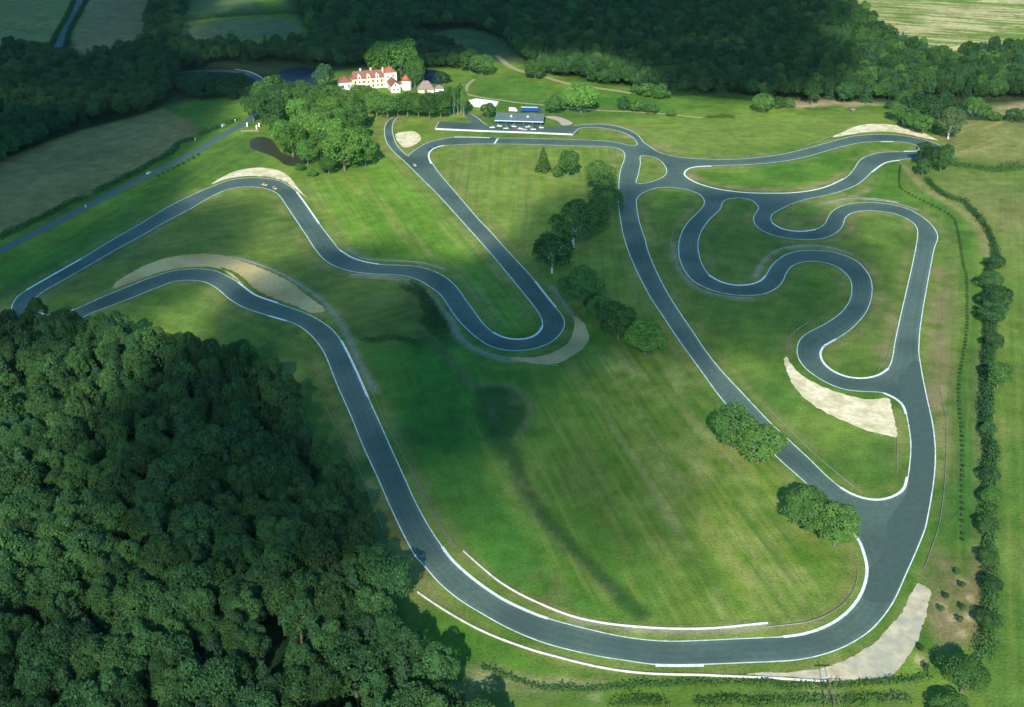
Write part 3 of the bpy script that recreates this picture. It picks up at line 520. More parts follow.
#TREES
# ------------------------------------------------------------------ trees
def leaf_quads(P, Nn, size, rng):
    n = len(P); r = rng.normal(size=(n, 3)); t = np.cross(Nn, r); t /= np.linalg.norm(t, axis=1)[:, None] + 1e-9; bt = np.cross(Nn, t)
    s = size * rng.uniform(.65, 1.35, n)[:, None]; t *= s; bt *= s * rng.uniform(.6, 1.0, n)[:, None]
    V = np.stack([P - t - bt * .3, P - bt, P + t + bt * .2, P + bt], 1).reshape(-1, 3)
    return V
def norm(a): return a / (np.linalg.norm(a, axis=-1, keepdims=True) + 1e-9)
def crown_geo(seed, style):
    """unit tree: width 1, height 1, base at z=0; returns leaf vertices + per leaf tone"""
    rng = np.random.default_rng(seed); P, Nn, tone = [], [], []
    if style in ('broad', 'oak', 'bush', 'tall'):
        cz, rz, nl, per, lr = dict(broad=(.53, .47, 26, 370, (.14, .25)), oak=(.52, .48, 42, 290, (.10, .20)), bush=(.45, .50, 13, 200, (.2, .3)), tall=(.56, .44, 15, 220, (.18, .3)))[style]
        C = []
        for k in range(nl):
            d = norm(rng.normal(size=3)); d[2] = d[2] * .9 + .12; rad = rng.uniform(.45, 1.0) ** .6
            r = rng.uniform(*lr); c = np.array([d[0] * (.5 - r * .75) * rad, d[1] * (.5 - r * .75) * rad, cz + d[2] * (rz - r * .7) * rad]); C.append((c, r))
        C.append((np.array([0, 0, cz]), .33))
        for c, r in C:
            d = norm(rng.normal(size=(per, 3))); d[:, 2] = np.where(d[:, 2] < -.35, -d[:, 2], d[:, 2])
            p = c + d * r * rng.uniform(.78, 1.1, (per, 1)) * np.array([1, 1, .92])
            keep = np.ones(per, bool)
            for c2, r2 in C:
                if c2 is not c: keep &= np.linalg.norm((p - c2) / np.array([1, 1, .92]), axis=1) > r2 * .72
            p, d = p[keep], d[keep]
            P.append(p); Nn.append(norm(d * .8 + rng.normal(size=p.shape) * .45 + np.array([0, 0, .25]))); tone.append(np.clip(rng.normal(.48, .24, len(p)) + rng.normal(0, .14), 0, 1))
        size = dict(broad=.021, oak=.020, bush=.040, tall=.034)[style]
    else:                                                             # conifer: whorls of drooping boughs
        nw = 13
        for w in range(nw):
            h = .12 + .86 * (w / (nw - 1)); rr = .5 * (1 - h) ** .8 + .03; nb = max(5, int(13 * (1 - h) + 5)); a0 = rng.uniform(0, 6.28)
            for k in range(nb):
                a = a0 + 6.283 * k / nb + rng.normal(0, .15); L_ = rr * rng.uniform(.75, 1.12); m_ = int(8 + 34 * L_)
                s = rng.uniform(.15, 1, m_) ** .7 * L_; lat = rng.normal(0, .02 + .05 * L_, m_)
                p = np.stack([np.cos(a) * s - np.sin(a) * lat, np.sin(a) * s + np.cos(a) * lat, h - s * .22 + rng.normal(0, .008, m_)], 1)
                P.append(p); Nn.append(norm(np.array([np.cos(a) * .6, np.sin(a) * .6, .8]) + rng.normal(size=p.shape) * .4)); tone.append(np.clip(rng.normal(.5, .25, m_), 0, 1))
        size = .03
    P, Nn, tone = np.concatenate(P), np.concatenate(Nn), np.concatenate(tone)
    return leaf_quads(P, Nn, size, rng), tone
def leaf_mesh(name, V, tone, mat):
    me = bpy.data.meshes.new(name); n = len(V); q = n // 4
    me.vertices.add(n); me.vertices.foreach_set('co', np.ascontiguousarray(V, dtype=np.float32).ravel())
    me.loops.add(n); me.loops.foreach_set('vertex_index', np.arange(n)); me.polygons.add(q); me.polygons.foreach_set('loop_start', np.arange(0, n, 4)); me.update(calc_edges=True)
    a = me.attributes.new('leafv', 'FLOAT', 'FACE'); a.data.foreach_set('value', tone.astype(np.float32))
    me.materials.append(mat); return me
def trunk_mesh(seed, style, mat):
    rng = random.Random(seed); mb = MB(); top = .93 if style == 'conifer' else .62; r = .022 if style in ('tall', 'conifer') else .032
    pts = [(0, 0, -.01)] + [(rng.uniform(-.012, .012) * k, rng.uniform(-.012, .012) * k, top * k / 5) for k in range(1, 6)]
    mb.tube(pts, r, r * .3, 7)
    if style != 'conifer':
        for k in range(6):
            a = rng.uniform(0, 6.28); z = rng.uniform(.22, .5); l = rng.uniform(.2, .36)
            mb.tube([(0, 0, z), (math.cos(a) * l * .55, math.sin(a) * l * .55, z + .1), (math.cos(a) * l, math.sin(a) * l, z + .26)], r * .45, r * .12, 5)
    me = bpy.data.meshes.new('trunk'); me.from_pydata(mb.v, [], mb.f); me.materials.append(mat); me.update(); return me
GEO = {(st, k): crown_geo(100 + 17 * k + len(st), st) for st, n in (('broad', 5), ('oak', 4), ('bush', 4), ('tall', 3), ('conifer', 3)) for k in range(n)}
NV = dict(broad=5, oak=4, bush=4, tall=3, conifer=3)
CROWN, TRUNK = {}, {}
def crown(st, k, mat):
    if (st, k, mat) not in CROWN: CROWN[st, k, mat] = leaf_mesh('crown', *GEO[st, k], M[mat])
    return CROWN[st, k, mat]
def trunk(st, k, mat):
    if (st, k, mat) not in TRUNK: TRUNK[st, k, mat] = trunk_mesh(k + 5, st, M[mat])
    return TRUNK[st, k, mat]
_tn = [0]
def tree(loc, w, h, label, cat='tree', name='tree', st='broad', mat='leaf_mid', group=None, bark='bark', solo=False):
    _tn[0] += 1; k = _tn[0] % NV[st]; rz = random.uniform(0, 6.28)
    sc = (w * random.uniform(.95, 1.05), w * random.uniform(.95, 1.05), h)
    if solo:                                                          # small shrub: foliage only
        o = link(bpy.data.objects.new(name, crown(st, k, mat))); o.location = loc; o.scale = sc; o.rotation_euler = (0, 0, rz)
        return tag(o, label, cat, group)
    r = empty(name, loc, rz); r.scale = sc; tag(r, label, cat, group)
    link(bpy.data.objects.new('crown', crown(st, k, mat)), r); link(bpy.data.objects.new('trunk', trunk(st, k, bark)), r)
    return r
def tp(px, py, w, h, label, **k): return tree(G(px, py), w, h, label, **k)
def fill_points(poly_px, spacing, seed, jitter=.36):
    P = [Vector((p.x, p.y)) for p in gpts(poly_px)]; q = np.array([(p.x, p.y) for p in P]); lo, hi = q.min(0), q.max(0); rng = np.random.default_rng(seed); out = []
    j = 0; y = lo[1]
    while y < hi[1]:
        x = lo[0] + (spacing / 2 if j % 2 else 0)
        while x < hi[0]:
            out.append((x + rng.normal(0, jitter * spacing * .5), y + rng.normal(0, jitter * spacing * .5))); x += spacing
        y += spacing * .86; j += 1
    out = np.array(out); return out[inside(out, P)]
# the dark wood in the lower left
WOOD = 'p: -40 330, 20 329, 70 334, 120 346, 200 362, 240 366, 268 382, 290 410, 312 450, 334 480, 352 510, 372 550, 392 590, 408 618, 404 642, 424 664, 444 690, 462 712, 478 730, 490 770, -60 790'
wp = fill_points(WOOD, 10.6, 3, .5); wp = wp[np.argsort(wp[:, 1])]; rest = wp[300:]; wp = wp[:300]
for x, y in wp:
    con = random.random() < (.22 if (-75 < x < -10 and y < 345) else .07); big = random.random() < .16
    if con: tree((x, y, 0), random.uniform(12, 15), random.uniform(16, 21), 'dark green conifer among the crowded trees of the lower left wood', name='conifer', st='conifer', mat='leaf_conifer', group='conifers of the lower left wood')
    else: tree((x, y, 0), random.uniform(18, 22) if big else random.uniform(11.5, 16), random.uniform(19, 23) if big else random.uniform(15, 22), 'dark green broadleaf tree among the crowded trees of the lower left wood', name='forest_tree', st=random.choice(('broad', 'oak', 'oak')), mat='leaf_wood', group='broadleaf trees of the lower left wood')
# far woods: one mass each
def wood_mass(name, pts, rng, wr, hr, mats, label, con=.15):
    src = bpy.data.collections.new(name + '_kinds')
    for i, (st, k) in enumerate((('broad', 0), ('oak', 1), ('tall', 2), ('broad', 3), ('conifer', 1))):
        V, tn = GEO[st, k]; me = leaf_mesh('crown', V, tn, M['leaf_conifer'] if st == 'conifer' else M[mats[i % len(mats)]])
        o = bpy.data.objects.new('kind%d' % i, me); src.objects.link(o)
    me = bpy.data.meshes.new(name); me.from_pydata([(x, y, 0) for x, y in pts], [], []); n = len(pts)
    w = rng.uniform(*wr, n); h = rng.uniform(*hr, n)
    a = me.attributes.new('size', 'FLOAT_VECTOR', 'POINT'); a.data.foreach_set('vector', np.stack([w, w, h], 1).astype(np.float32).ravel())
    a = me.attributes.new('turn', 'FLOAT_VECTOR', 'POINT'); a.data.foreach_set('vector', np.stack([0 * w, 0 * w, rng.uniform(0, 6.28, n)], 1).astype(np.float32).ravel())
    a = me.attributes.new('pick', 'INT', 'POINT'); a.data.foreach_set('value', np.where(rng.random(n) < con, 4, rng.integers(0, 4, n)).astype(np.int32))
    o = link(bpy.data.objects.new(name, me)); tag(o, label, 'wood', kind='stuff')
    ng = bpy.data.node_groups.new(name, 'GeometryNodeTree'); ng.interface.new_socket('Geometry', in_out='INPUT', socket_type='NodeSocketGeometry'); ng.interface.new_socket('Geometry', in_out='OUTPUT', socket_type='NodeSocketGeometry')
    gi, go, ip, ci = ng.nodes.new('NodeGroupInput'), ng.nodes.new('NodeGroupOutput'), ng.nodes.new('GeometryNodeInstanceOnPoints'), ng.nodes.new('GeometryNodeCollectionInfo')
    ci.inputs['Collection'].default_value = src; ci.inputs['Separate Children'].default_value = True; ci.inputs['Reset Children'].default_value = True; ip.inputs['Pick Instance'].default_value = True
    def na(t, nm): x = ng.nodes.new('GeometryNodeInputNamedAttribute'); x.data_type = t; x.inputs['Name'].default_value = nm; return x.outputs['Attribute']
    lk = ng.links.new; lk(gi.outputs[0], ip.inputs['Points']); lk(ci.outputs[0], ip.inputs['Instance']); lk(na('INT', 'pick'), ip.inputs['Instance Index']); lk(na('FLOAT_VECTOR', 'turn'), ip.inputs['Rotation']); lk(na('FLOAT_VECTOR', 'size'), ip.inputs['Scale']); lk(ip.outputs[0], go.inputs[0])
    md = o.modifiers.new('scatter', 'NODES'); md.node_group = ng
    return o
rng = np.random.default_rng(12)
def union(polys, spacing, seed): return np.concatenate([fill_points(p, spacing, seed + i) for i, p in enumerate(polys)])
if len(rest): wood_mass('wood_edge', rest, rng, (11, 16), (15, 21), ('leaf_wood',), 'far fringe of the dark lower left wood along the circuit', .08)
wood_mass('left_wood', union(['p: -60 64, 20 54, 55 58, 85 68, 122 56, 145 48, 152 10, 155 -30, 192 -30, 186 10, 174 50, 250 54, 330 47, 420 42, 450 54, 472 66, 450 71, 425 70, 330 68, 268 62, 200 66, 172 84, 168 100, 140 116, 92 124, 50 140, 0 165, -60 200'], 10.5, 31), rng, (11, 16), (13, 19), ('leaf_wood',), 'dark belt of woodland between the fields at upper left')
wood_mass('far_forest', union(['p: 305 -30, 850 -30, 852 8, 868 26, 900 46, 930 62, 960 64, 985 54, 1060 50, 1060 101, 990 101, 930 101, 860 102, 780 100, 700 97, 640 92, 600 86, 570 80, 545 76, 522 62, 505 42, 470 28, 430 30, 360 42, 318 44, 300 20'], 10.5, 41), rng, (11, 16), (14, 21), ('leaf_wood', 'leaf_wood', 'leaf_mid'), 'big dark forest rising behind the circuit along the top', .22)
wood_mass('roadside_thicket', union(['p: 172 84, 200 80, 240 82, 252 90, 250 100, 225 100, 190 100'], 8, 51), rng, (8, 12), (6, 10), ('leaf_wood',), 'low dark thicket inside the bend of the upper road', .05)
#SOLO
# single trees and groups one can pick out
tp(543, 171, 14.5, 18, 'small pointed tree, leftmost in the mown infield below the start straight', name='conifer', st='conifer', mat='leaf_mid')
tp(568, 177, 16, 20, 'round green tree right of the pointed one in the infield', st='oak', mat='leaf_mid')
tp(558, 178, 8, 10, 'small round bush against the left side of the infield tree', cat='bush', name='bush', st='bush', mat='leaf_mid', solo=True)
tp(601, 191, 24, 22, 'broad dark tree beside the top of the main straight', st='oak', mat='leaf_mid')
tp(606, 214, 23, 20, 'mid green tree right of the big dark one beside the main straight', st='broad', mat='leaf_mid')
tp(573, 247, 29, 30, 'tallest dark tree of the infield line, with a pale bare trunk', st='oak', mat='leaf_mid', bark='birch')
tp(590, 236, 24, 26, 'dark tree tucked behind the tallest infield tree', st='broad', mat='leaf_mid')
tp(599, 322, 17, 15, 'small mid green tree filling the gap by the hairpin gravel', st='oak', mat='leaf_mid')
tp(552, 273, 25, 25, 'dark round tree left of the tallest infield tree, pale trunk', st='broad', mat='leaf_mid', bark='birch')
tp(580, 303, 27, 21, 'low dark tree in cloud shade right of the first hairpin', st='oak', mat='leaf_mid')
tp(594, 314, 13, 12, 'small dark tree next to the hairpin gravel', st='broad', mat='leaf_wood')
tp(618, 339, 24, 21, 'mid green tree between hairpin gravel and main straight', st='oak', mat='leaf_mid')
tp(645, 356, 23, 20, 'lighter green feathery tree beside the left edge of the main straight', st='oak', mat='leaf_bright')
tp(731, 449, 22, 22, 'left tree of the dense pair overhanging the main straight', st='broad', mat='leaf_mid')
tp(757, 463, 22, 19, 'right tree of the dense pair overhanging the main straight', st='broad', mat='leaf_mid')
tp(807, 532, 21, 20, 'open crowned tree at the end of the main straight, left one', st='oak', mat='leaf_mid')
tp(834, 546, 20, 18, 'open crowned tree nearest the last junction, right one', st='oak', mat='leaf_mid')
tp(961, 693, 16, 14, 'round green tree by the lower right corner, shading dry ground', st='broad', mat='leaf_mid')
tp(950, 722, 15, 9, 'leafy tree cut by the bottom edge, beneath the corner tree', st='oak', mat='leaf_mid')
# trees round the manor
MAN = [(383, 80, 25, 36, 'tall bright tree behind the right wing of the manor', 'broad', 'leaf_bright'), (402, 84, 27, 43, 'largest bright tree behind the manor turret', 'broad', 'leaf_bright'), (415, 88, 17, 28, 'bright tree at the right end of the manor, beside the small pond', 'broad', 'leaf_mid'),
 (350, 116, 16, 22, 'tall mid green tree in front of the manor, left of the dark spire', 'broad', 'leaf_mid'), (366, 127, 9, 24, 'dark narrow spire shaped tree before the manor front', 'conifer', 'leaf_conifer'), (377, 117, 17, 22, 'rounded green tree hiding the foot of the manor', 'oak', 'leaf_mid'), (388, 119, 17, 22, 'green tree below the manor gable, by the branch road', 'broad', 'leaf_mid'), (362, 105, 18, 18, 'light green tree just below the manor facade', 'broad', 'leaf_bright'),
 (339, 98, 10, 11, 'tree at the left corner of the manor', 'broad', 'leaf_mid'), (325, 92, 17, 24, 'dark tall tree standing between blue pond and manor', 'tall', 'leaf_conifer'),
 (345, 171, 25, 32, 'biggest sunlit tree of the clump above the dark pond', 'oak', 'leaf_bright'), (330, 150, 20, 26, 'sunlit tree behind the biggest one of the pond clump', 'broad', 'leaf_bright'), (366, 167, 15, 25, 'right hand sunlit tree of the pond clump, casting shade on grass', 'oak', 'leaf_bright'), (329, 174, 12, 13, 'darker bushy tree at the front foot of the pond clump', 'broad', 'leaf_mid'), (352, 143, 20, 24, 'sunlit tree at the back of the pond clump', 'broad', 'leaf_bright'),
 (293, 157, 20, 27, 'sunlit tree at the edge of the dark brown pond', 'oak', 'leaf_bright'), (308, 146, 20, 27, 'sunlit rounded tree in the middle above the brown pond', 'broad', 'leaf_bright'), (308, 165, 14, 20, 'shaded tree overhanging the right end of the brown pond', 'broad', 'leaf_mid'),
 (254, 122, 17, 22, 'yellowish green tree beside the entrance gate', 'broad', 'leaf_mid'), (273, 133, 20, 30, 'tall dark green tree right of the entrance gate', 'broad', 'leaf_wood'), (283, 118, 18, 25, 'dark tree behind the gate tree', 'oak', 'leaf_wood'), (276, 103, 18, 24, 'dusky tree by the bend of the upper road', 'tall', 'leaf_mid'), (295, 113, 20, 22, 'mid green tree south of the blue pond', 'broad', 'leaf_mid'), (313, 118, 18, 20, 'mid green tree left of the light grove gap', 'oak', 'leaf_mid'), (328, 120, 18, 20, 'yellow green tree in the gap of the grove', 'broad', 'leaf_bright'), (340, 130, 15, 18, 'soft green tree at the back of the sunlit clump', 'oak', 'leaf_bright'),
 (408, 117, 17, 22, 'first tree of the row above the sand patch, by the branch road', 'broad', 'leaf_mid'), (419, 118, 17, 21, 'second tree of the row above the sand patch', 'oak', 'leaf_mid'), (430, 119, 17, 22, 'third tree of the row above the sand patch', 'broad', 'leaf_mid'), (441, 118, 17, 22, 'last bushy tree of the row, beside the pale trunked ones', 'oak', 'leaf_mid'),
 (470, 72, 19, 22, 'dark tree standing alone on the bank behind the car park', 'oak', 'leaf_mid'), (482, 76, 19, 21, 'dark tree right of the lone bank tree, beside the farm track', 'broad', 'leaf_mid'), (442, 84, 12, 12, 'small round tree beside the small dark pond', 'bush', 'leaf_wood'),
 (488, 119, 11, 13, 'small round tree at the left end of the pit building', 'broad', 'leaf_mid'), (554, 114, 14, 16, 'green tree behind the blue lorry', 'oak', 'leaf_mid'), (581, 113, 24, 27, 'big feathery tree right of the pit building', 'broad', 'leaf_bright'), (535, 79, 18, 18, 'feathery tree standing on the edge of the farm track', 'oak', 'leaf_mid')]
for x, y, w, h, l, st, mt in MAN: tp(x, y, w * (1 if st == 'conifer' else 1.25), h, l, st=st, mat=mt, name='conifer' if st == 'conifer' else 'tree')
for x, y in ((450, 115), (454, 116.5), (458, 115.5), (464, 117.5), (461, 113)): tp(x, y, 6.5, 24, 'slim pale trunked tree between the tree row and the car park', st='tall', mat='leaf_mid', bark='birch', group='slim pale trunked trees by the car park')
for x, y, w, h, l, st, mt in [(263, 118, 17, 22, 'green tree squeezed between the gate trees', 'oak', 'leaf_mid'), (262, 105, 16, 20, 'green tree above the gate, nearest the upper road', 'broad', 'leaf_mid'), (285, 108, 19, 23, 'dark rounded tree just below the blue pond', 'broad', 'leaf_wood'), (301, 104, 20, 20, 'mid green tree on the bank between pond and grove', 'oak', 'leaf_mid'), (318, 106, 20, 20, 'green tree on the bank left of the manor', 'broad', 'leaf_mid'), (333, 110, 20, 22, 'green tree in the middle of the grove left of the manor', 'oak', 'leaf_mid'),
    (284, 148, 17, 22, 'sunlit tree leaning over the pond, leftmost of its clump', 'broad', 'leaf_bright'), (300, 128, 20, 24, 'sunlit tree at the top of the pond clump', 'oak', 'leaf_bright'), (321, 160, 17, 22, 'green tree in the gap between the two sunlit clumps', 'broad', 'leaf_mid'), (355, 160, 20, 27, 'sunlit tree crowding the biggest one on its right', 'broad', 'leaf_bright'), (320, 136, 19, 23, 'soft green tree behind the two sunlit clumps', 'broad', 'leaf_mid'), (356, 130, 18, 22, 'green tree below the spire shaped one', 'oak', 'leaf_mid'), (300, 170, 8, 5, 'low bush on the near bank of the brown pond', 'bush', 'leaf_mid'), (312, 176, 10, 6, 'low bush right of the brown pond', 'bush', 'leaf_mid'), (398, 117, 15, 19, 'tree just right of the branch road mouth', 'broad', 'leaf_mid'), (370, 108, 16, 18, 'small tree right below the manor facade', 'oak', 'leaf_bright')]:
    b_ = st == 'bush'; tp(x, y, w * (1 if b_ else 1.2), h, l, st=st, mat=mt, solo=b_, cat='bush' if b_ else 'tree', name='bush' if b_ else 'tree')
# right-hand copse behind the far loop
for x, y, w, h, l, st, mt in [(899, 122, 20.5, 16.2, 'left tree of the copse behind the far gravel trap', 'broad', 'leaf_mid'), (914, 122, 28.2, 25.9, 'tall dark tree in the middle of the copse behind the far loop', 'oak', 'leaf_wood'), (930, 128, 28.2, 27, 'dark tree right of centre in the copse behind the far loop', 'broad', 'leaf_wood'), (948, 139, 24.3, 24.8, 'pale grey green tree with white trunks at the copse end', 'oak', 'leaf_pale'), (922, 134, 19.2, 16.2, 'lower tree at the front of the copse', 'broad', 'leaf_mid'), (889, 110, 7, 9, 'small dark bush left of the copse', 'bush', 'leaf_wood'),
 (905, 113, 19, 19, 'back tree on the left side of the copse', 'oak', 'leaf_mid'), (940, 121, 22, 25, 'tall dark tree at the back of the copse, right half', 'broad', 'leaf_wood'), (957, 126, 17, 19, 'dark tree behind the pale one in the copse', 'oak', 'leaf_wood'), (910, 130, 18, 18, 'mid green tree at the front left of the copse', 'oak', 'leaf_mid'),
 (972, 118, 17, 18, 'bright green tree right of the copse', 'broad', 'leaf_bright'), (983, 120, 13, 14, 'rounded tree right of the bright one near the copse', 'oak', 'leaf_mid'), (994, 121, 11, 8, 'low bush on the hedge line right of the copse', 'bush', 'leaf_mid'), (1012, 121, 14, 11, 'bushy tree on the hedge line at the right edge', 'broad', 'leaf_wood'), (1022, 121, 12, 10, 'bush cut by the right edge on the upper hedge line', 'bush', 'leaf_mid'),
 (921, 166, 13, 18, 'grey green tree overhanging the far loop', 'tall', 'leaf_wood'), (930, 170, 16, 19, 'dark tree at the inside of the far loop', 'broad', 'leaf_wood'), (940, 172, 15, 17, 'dark tree right of the far loop', 'oak', 'leaf_wood'), (922, 176, 12, 13, 'dark low tree in front of the far loop trees', 'broad', 'leaf_wood'), (945, 162, 12, 14, 'dark tree behind the far loop trees', 'broad', 'leaf_wood'),
 (811, 105, 18, 21, 'round tree with visible trunk at the forest edge', 'broad', 'leaf_mid'), (844, 103, 18, 19, 'dark round tree at the forest edge above the tan bank', 'oak', 'leaf_wood'), (763, 113, 19, 17, 'rounded tree standing out from the forest edge', 'broad', 'leaf_mid'), (778, 108, 14, 10, 'shrubby tree next to the one standing out from the forest', 'bush', 'leaf_mid'), (788, 108, 12, 9, 'shrub at the right end of the forest edge group', 'bush', 'leaf_mid'),
 (634, 93, 8, 9, 'small bush at the end of the farm track', 'bush', 'leaf_mid'), (646, 97, 16, 13, 'rounded bush left in the meadow group', 'bush', 'leaf_mid'), (661, 99, 17, 14, 'larger rounded bush right in the meadow group', 'bush', 'leaf_mid'), (623, 110, 12, 12, 'dark bush at left of the lower meadow row', 'bush', 'leaf_wood'), (637, 111, 17, 10, 'wide bush in the middle of the lower meadow row', 'bush', 'leaf_mid'), (650, 113, 14, 9, 'bush at right of the lower meadow row', 'bush', 'leaf_mid'), (671, 116, 10, 6, 'low scrub right of the meadow bushes', 'bush', 'leaf_mid')]:
    b_ = st == 'bush'; tp(x, y, w, h, l, st=st, mat=mt, bark='birch' if 'white trunks' in l else 'bark', solo=b_, cat='bush' if b_ else 'tree', name='bush' if b_ else 'tree')
# right boundary: trees and bushes of the field hedge
for x, y, w, h, l, st, mt in [(988, 290, 13, 12, 'narrow tree at the top of the right field hedge group', 'broad', 'leaf_wood'), (994, 311, 18, 15, 'big dark tree in the right field hedge', 'broad', 'leaf_wood'), (990, 324, 16, 13, 'dark tree just below the big one in the right field hedge', 'oak', 'leaf_wood'), (992, 352, 11, 10, 'small rounded tree midway down the right field hedge', 'broad', 'leaf_wood'), (997, 388, 14, 14, 'broad rounded tree bulging from the right field hedge', 'broad', 'leaf_mid'), (988, 483, 8, 8, 'dark bushy tree in the lower right hedge, upper one', 'broad', 'leaf_wood'), (989, 505, 9, 8, 'green bushy tree in the lower right hedge, middle one', 'broad', 'leaf_mid'), (986, 534, 9, 8, 'bushy tree in the lower right hedge, lower one', 'oak', 'leaf_wood'), (986, 566, 8, 7, 'rounded bush in the lower right hedge, level with the dry ground', 'broad', 'leaf_mid'), (990, 592, 9, 7, 'bulging bush in the lower right hedge, above the gravel trap level', 'oak', 'leaf_wood'), (987, 628, 9, 7, 'dark bush in the lower right hedge, above the corner tree', 'broad', 'leaf_wood'), (987, 436, 8, 7, 'dark bush low in the thin part of the right hedge', 'oak', 'leaf_wood'), (994, 270, 12, 10, 'bush where the thin field hedge thickens', 'broad', 'leaf_wood')]:
    tp(x, y, w, h, l, st=st, mat=mt)
def hedge(s, w, h, mat, label, dens=9, name='hedge'):
    """one clipped or wild row: leaves heaped along a line"""
    P = spline(gpts(s), step=1.5); rng = np.random.default_rng(len(P)); pts, nn = [], []
    for p in P:
        k = max(3, int(dens * w)); hh = h * (.45 + 1.1 * float(vnoise(np.array([p.x / 6]), np.array([p.y / 6]), 77)[0])); ww = w * (.55 + .9 * float(vnoise(np.array([p.x / 5]), np.array([p.y / 5]), 78)[0]))
        d = norm(rng.normal(size=(k, 3))); d[:, 2] = np.abs(d[:, 2])
        q = d * np.array([ww / 2, ww / 2, hh]) * rng.uniform(.75, 1.05, (k, 1)) + np.array([p.x, p.y, 0]) + np.array([1, 1, 0]) * rng.normal(0, .7, (k, 3))
        pts.append(q); nn.append(norm(d + rng.normal(size=d.shape) * .4))
    pts, nn = np.concatenate(pts), np.concatenate(nn); pts[:, 2] = np.maximum(pts[:, 2], .15)
    c = np.array([pts[:, 0].mean(), pts[:, 1].mean(), 0]); V = leaf_quads(pts - c, nn, .36, rng)
    o = link(bpy.data.objects.new(name, leaf_mesh(name, V, np.clip(rng.normal(.5, .25, len(pts)), 0, 1), M[mat]))); o.location = c
    return tag(o, label, 'hedge')
hedge('6: 340 350, 370 385, 420 420, 480 440, 530 490, 570 540, 600 600, 610 660', 5, 3.4, 'leaf_wood', 'thin field hedge curving down from the far loop to the right boundary')
hedge('19: 275 200, 270 300, 275 400, 268 500, 265 600, 262 707; 11: 890 400, 880 470', 6.2, 4.4, 'leaf_wood', 'dark hedge along the right field boundary, upper half', 18)
hedge('11: 885 470, 880 600, 875 707; 12: 880 60, 885 200, 880 330, 875 420, 860 500', 5.6, 3.8, 'leaf_wood', 'dark hedge along the right field boundary, lower half', 16)
hedge('6: 425 290, 470 300, 530 305, 600 318, 660 312, 730 305', 9, 6, 'leaf_wood', 'dark cross hedge between the two right hand fields')
hedge('7: -20 356, 60 318, 150 275, 230 232, 330 185', 6, 2.6, 'leaf_wood', 'roadside hedge at the foot of the brown field, near stretch')
hedge('7: 375 165, 450 128, 530 92, 600 50, 680 5; 0: 700 565, 760 545', 6, 2.6, 'leaf_wood', 'roadside hedge at the foot of the brown field, far stretch')
hedge('0: 790 530, 860 500, 930 470', 6, 3.2, 'leaf_wood', 'roadside hedge before the entrance gate')
hedge('0: 735 82, 800 74, 880 66, 1020 56, 1190 50', 10, 7, 'leaf_wood', 'line of dark bushes between two shaded fields at the top')
hedge('0: 205 175, 225 130, 260 70, 290 5', 6, 3.0, 'leaf_wood', 'hedge left of the distant lane between two fields')
hedge('0: 262 180, 275 120, 320 40, 345 -10', 6, 3.0, 'leaf_wood', 'hedge right of the distant lane between two fields')
hedge('3: 300 375, 380 372, 470 382, 560 388, 610 392', 9, 5, 'leaf_wood', 'shaded hedge below the forest edge')
hedge('3: 425 462, 470 460, 520 462', 5, 2.6, 'leaf_mid', 'short low hedge alone in the far meadow')
hedge('3: 810 428, 850 432, 900 430', 5, 2.4, 'leaf_mid', 'short low hedge under the forest edge tree')
hedge('4: 700 540, 760 545, 850 548, 940 550, 1020 560', 6, 3.2, 'leaf_wood', 'hedge at the foot of the tan bank on the far right')
hedge('14: 800 555, 900 590, 1020 630; 13: 80 628, 170 640, 260 640, 380 633, 560 622, 760 614, 1000 617; 12: 60 626, 200 627, 350 620, 480 611, 570 604, 640 594', 1.0, 1.9, 'leaf_wood', 'thin dark hedge running along the bottom below the white barrier', 34)
hedge('8: 820 530, 860 560, 890 600, 920 650, 940 690; 16: 900 200, 950 250', 9, 2.6, 'leaf_wood', 'dark scrub in the hollow beside the esses guard rail')
hedge('16: 640 270, 690 280, 730 268, 780 270, 850 285', 5, 1.8, 'leaf_wood', 'scrub around the damp hollow left of centre')
hedge('12: 0 690, 180 680, 300 685, 480 675, 560 680', 4, 1.6, 'leaf_mid', 'wild green scrub along the bottom edge near the pole')
hedge('13: 380 690, 480 675, 560 690', 5, 1.6, 'leaf_mid', 'wild green scrub at the bottom edge, left of the white flowers')
hedge('13: 700 690, 850 680, 960 695', 5, 1.6, 'leaf_mid', 'wild green scrub at the bottom edge, right of the white flowers')
# the dotted line of young hedge plants on the right
FENCE = spline(gpts('6: 238 300, 232 345, 240 390, 280 415, 330 440, 390 470, 430 492, 452 520, 465 570, 475 630, 487 700; 19: 203 230, 207 300, 205 400, 195 480, 183 550, 182 640; 11: 775 300, 779 420, 778 560, 778 700; 12: 780 60'), step=1)
d = 0; last = None
for p in FENCE:
    if last is None or (p - last).length > 3.6:
        last = p; tree((p.x, p.y, 0), 1.8, 1.5, 'small dark young plant in the dotted row along the right verge', cat='shrub', name='young_shrub', st='bush', mat='leaf_wood', group='dotted row of young plants', solo=True)
for x, y in T('7: 620 105, 640 95, 660 86, 680 76, 700 66, 720 56, 740 45, 760 34, 780 22'): tp(x, y, 2.4, 2.0, 'small dark shrub in the short row below the country road', cat='shrub', name='young_shrub', st='bush', mat='leaf_wood', group='short row of shrubs below the road', solo=True)
for x, y in T('yl: 292 28, 318 98, 235 155, 208 222, 318 212, 306 275, 105 425, 128 522'): tp(x, y, 2.4, 3.4, 'small planted sapling on the dry ground right of the gravel trap', cat='sapling', name='sapling', st='broad', mat='leaf_wood', group='saplings on the dry ground')

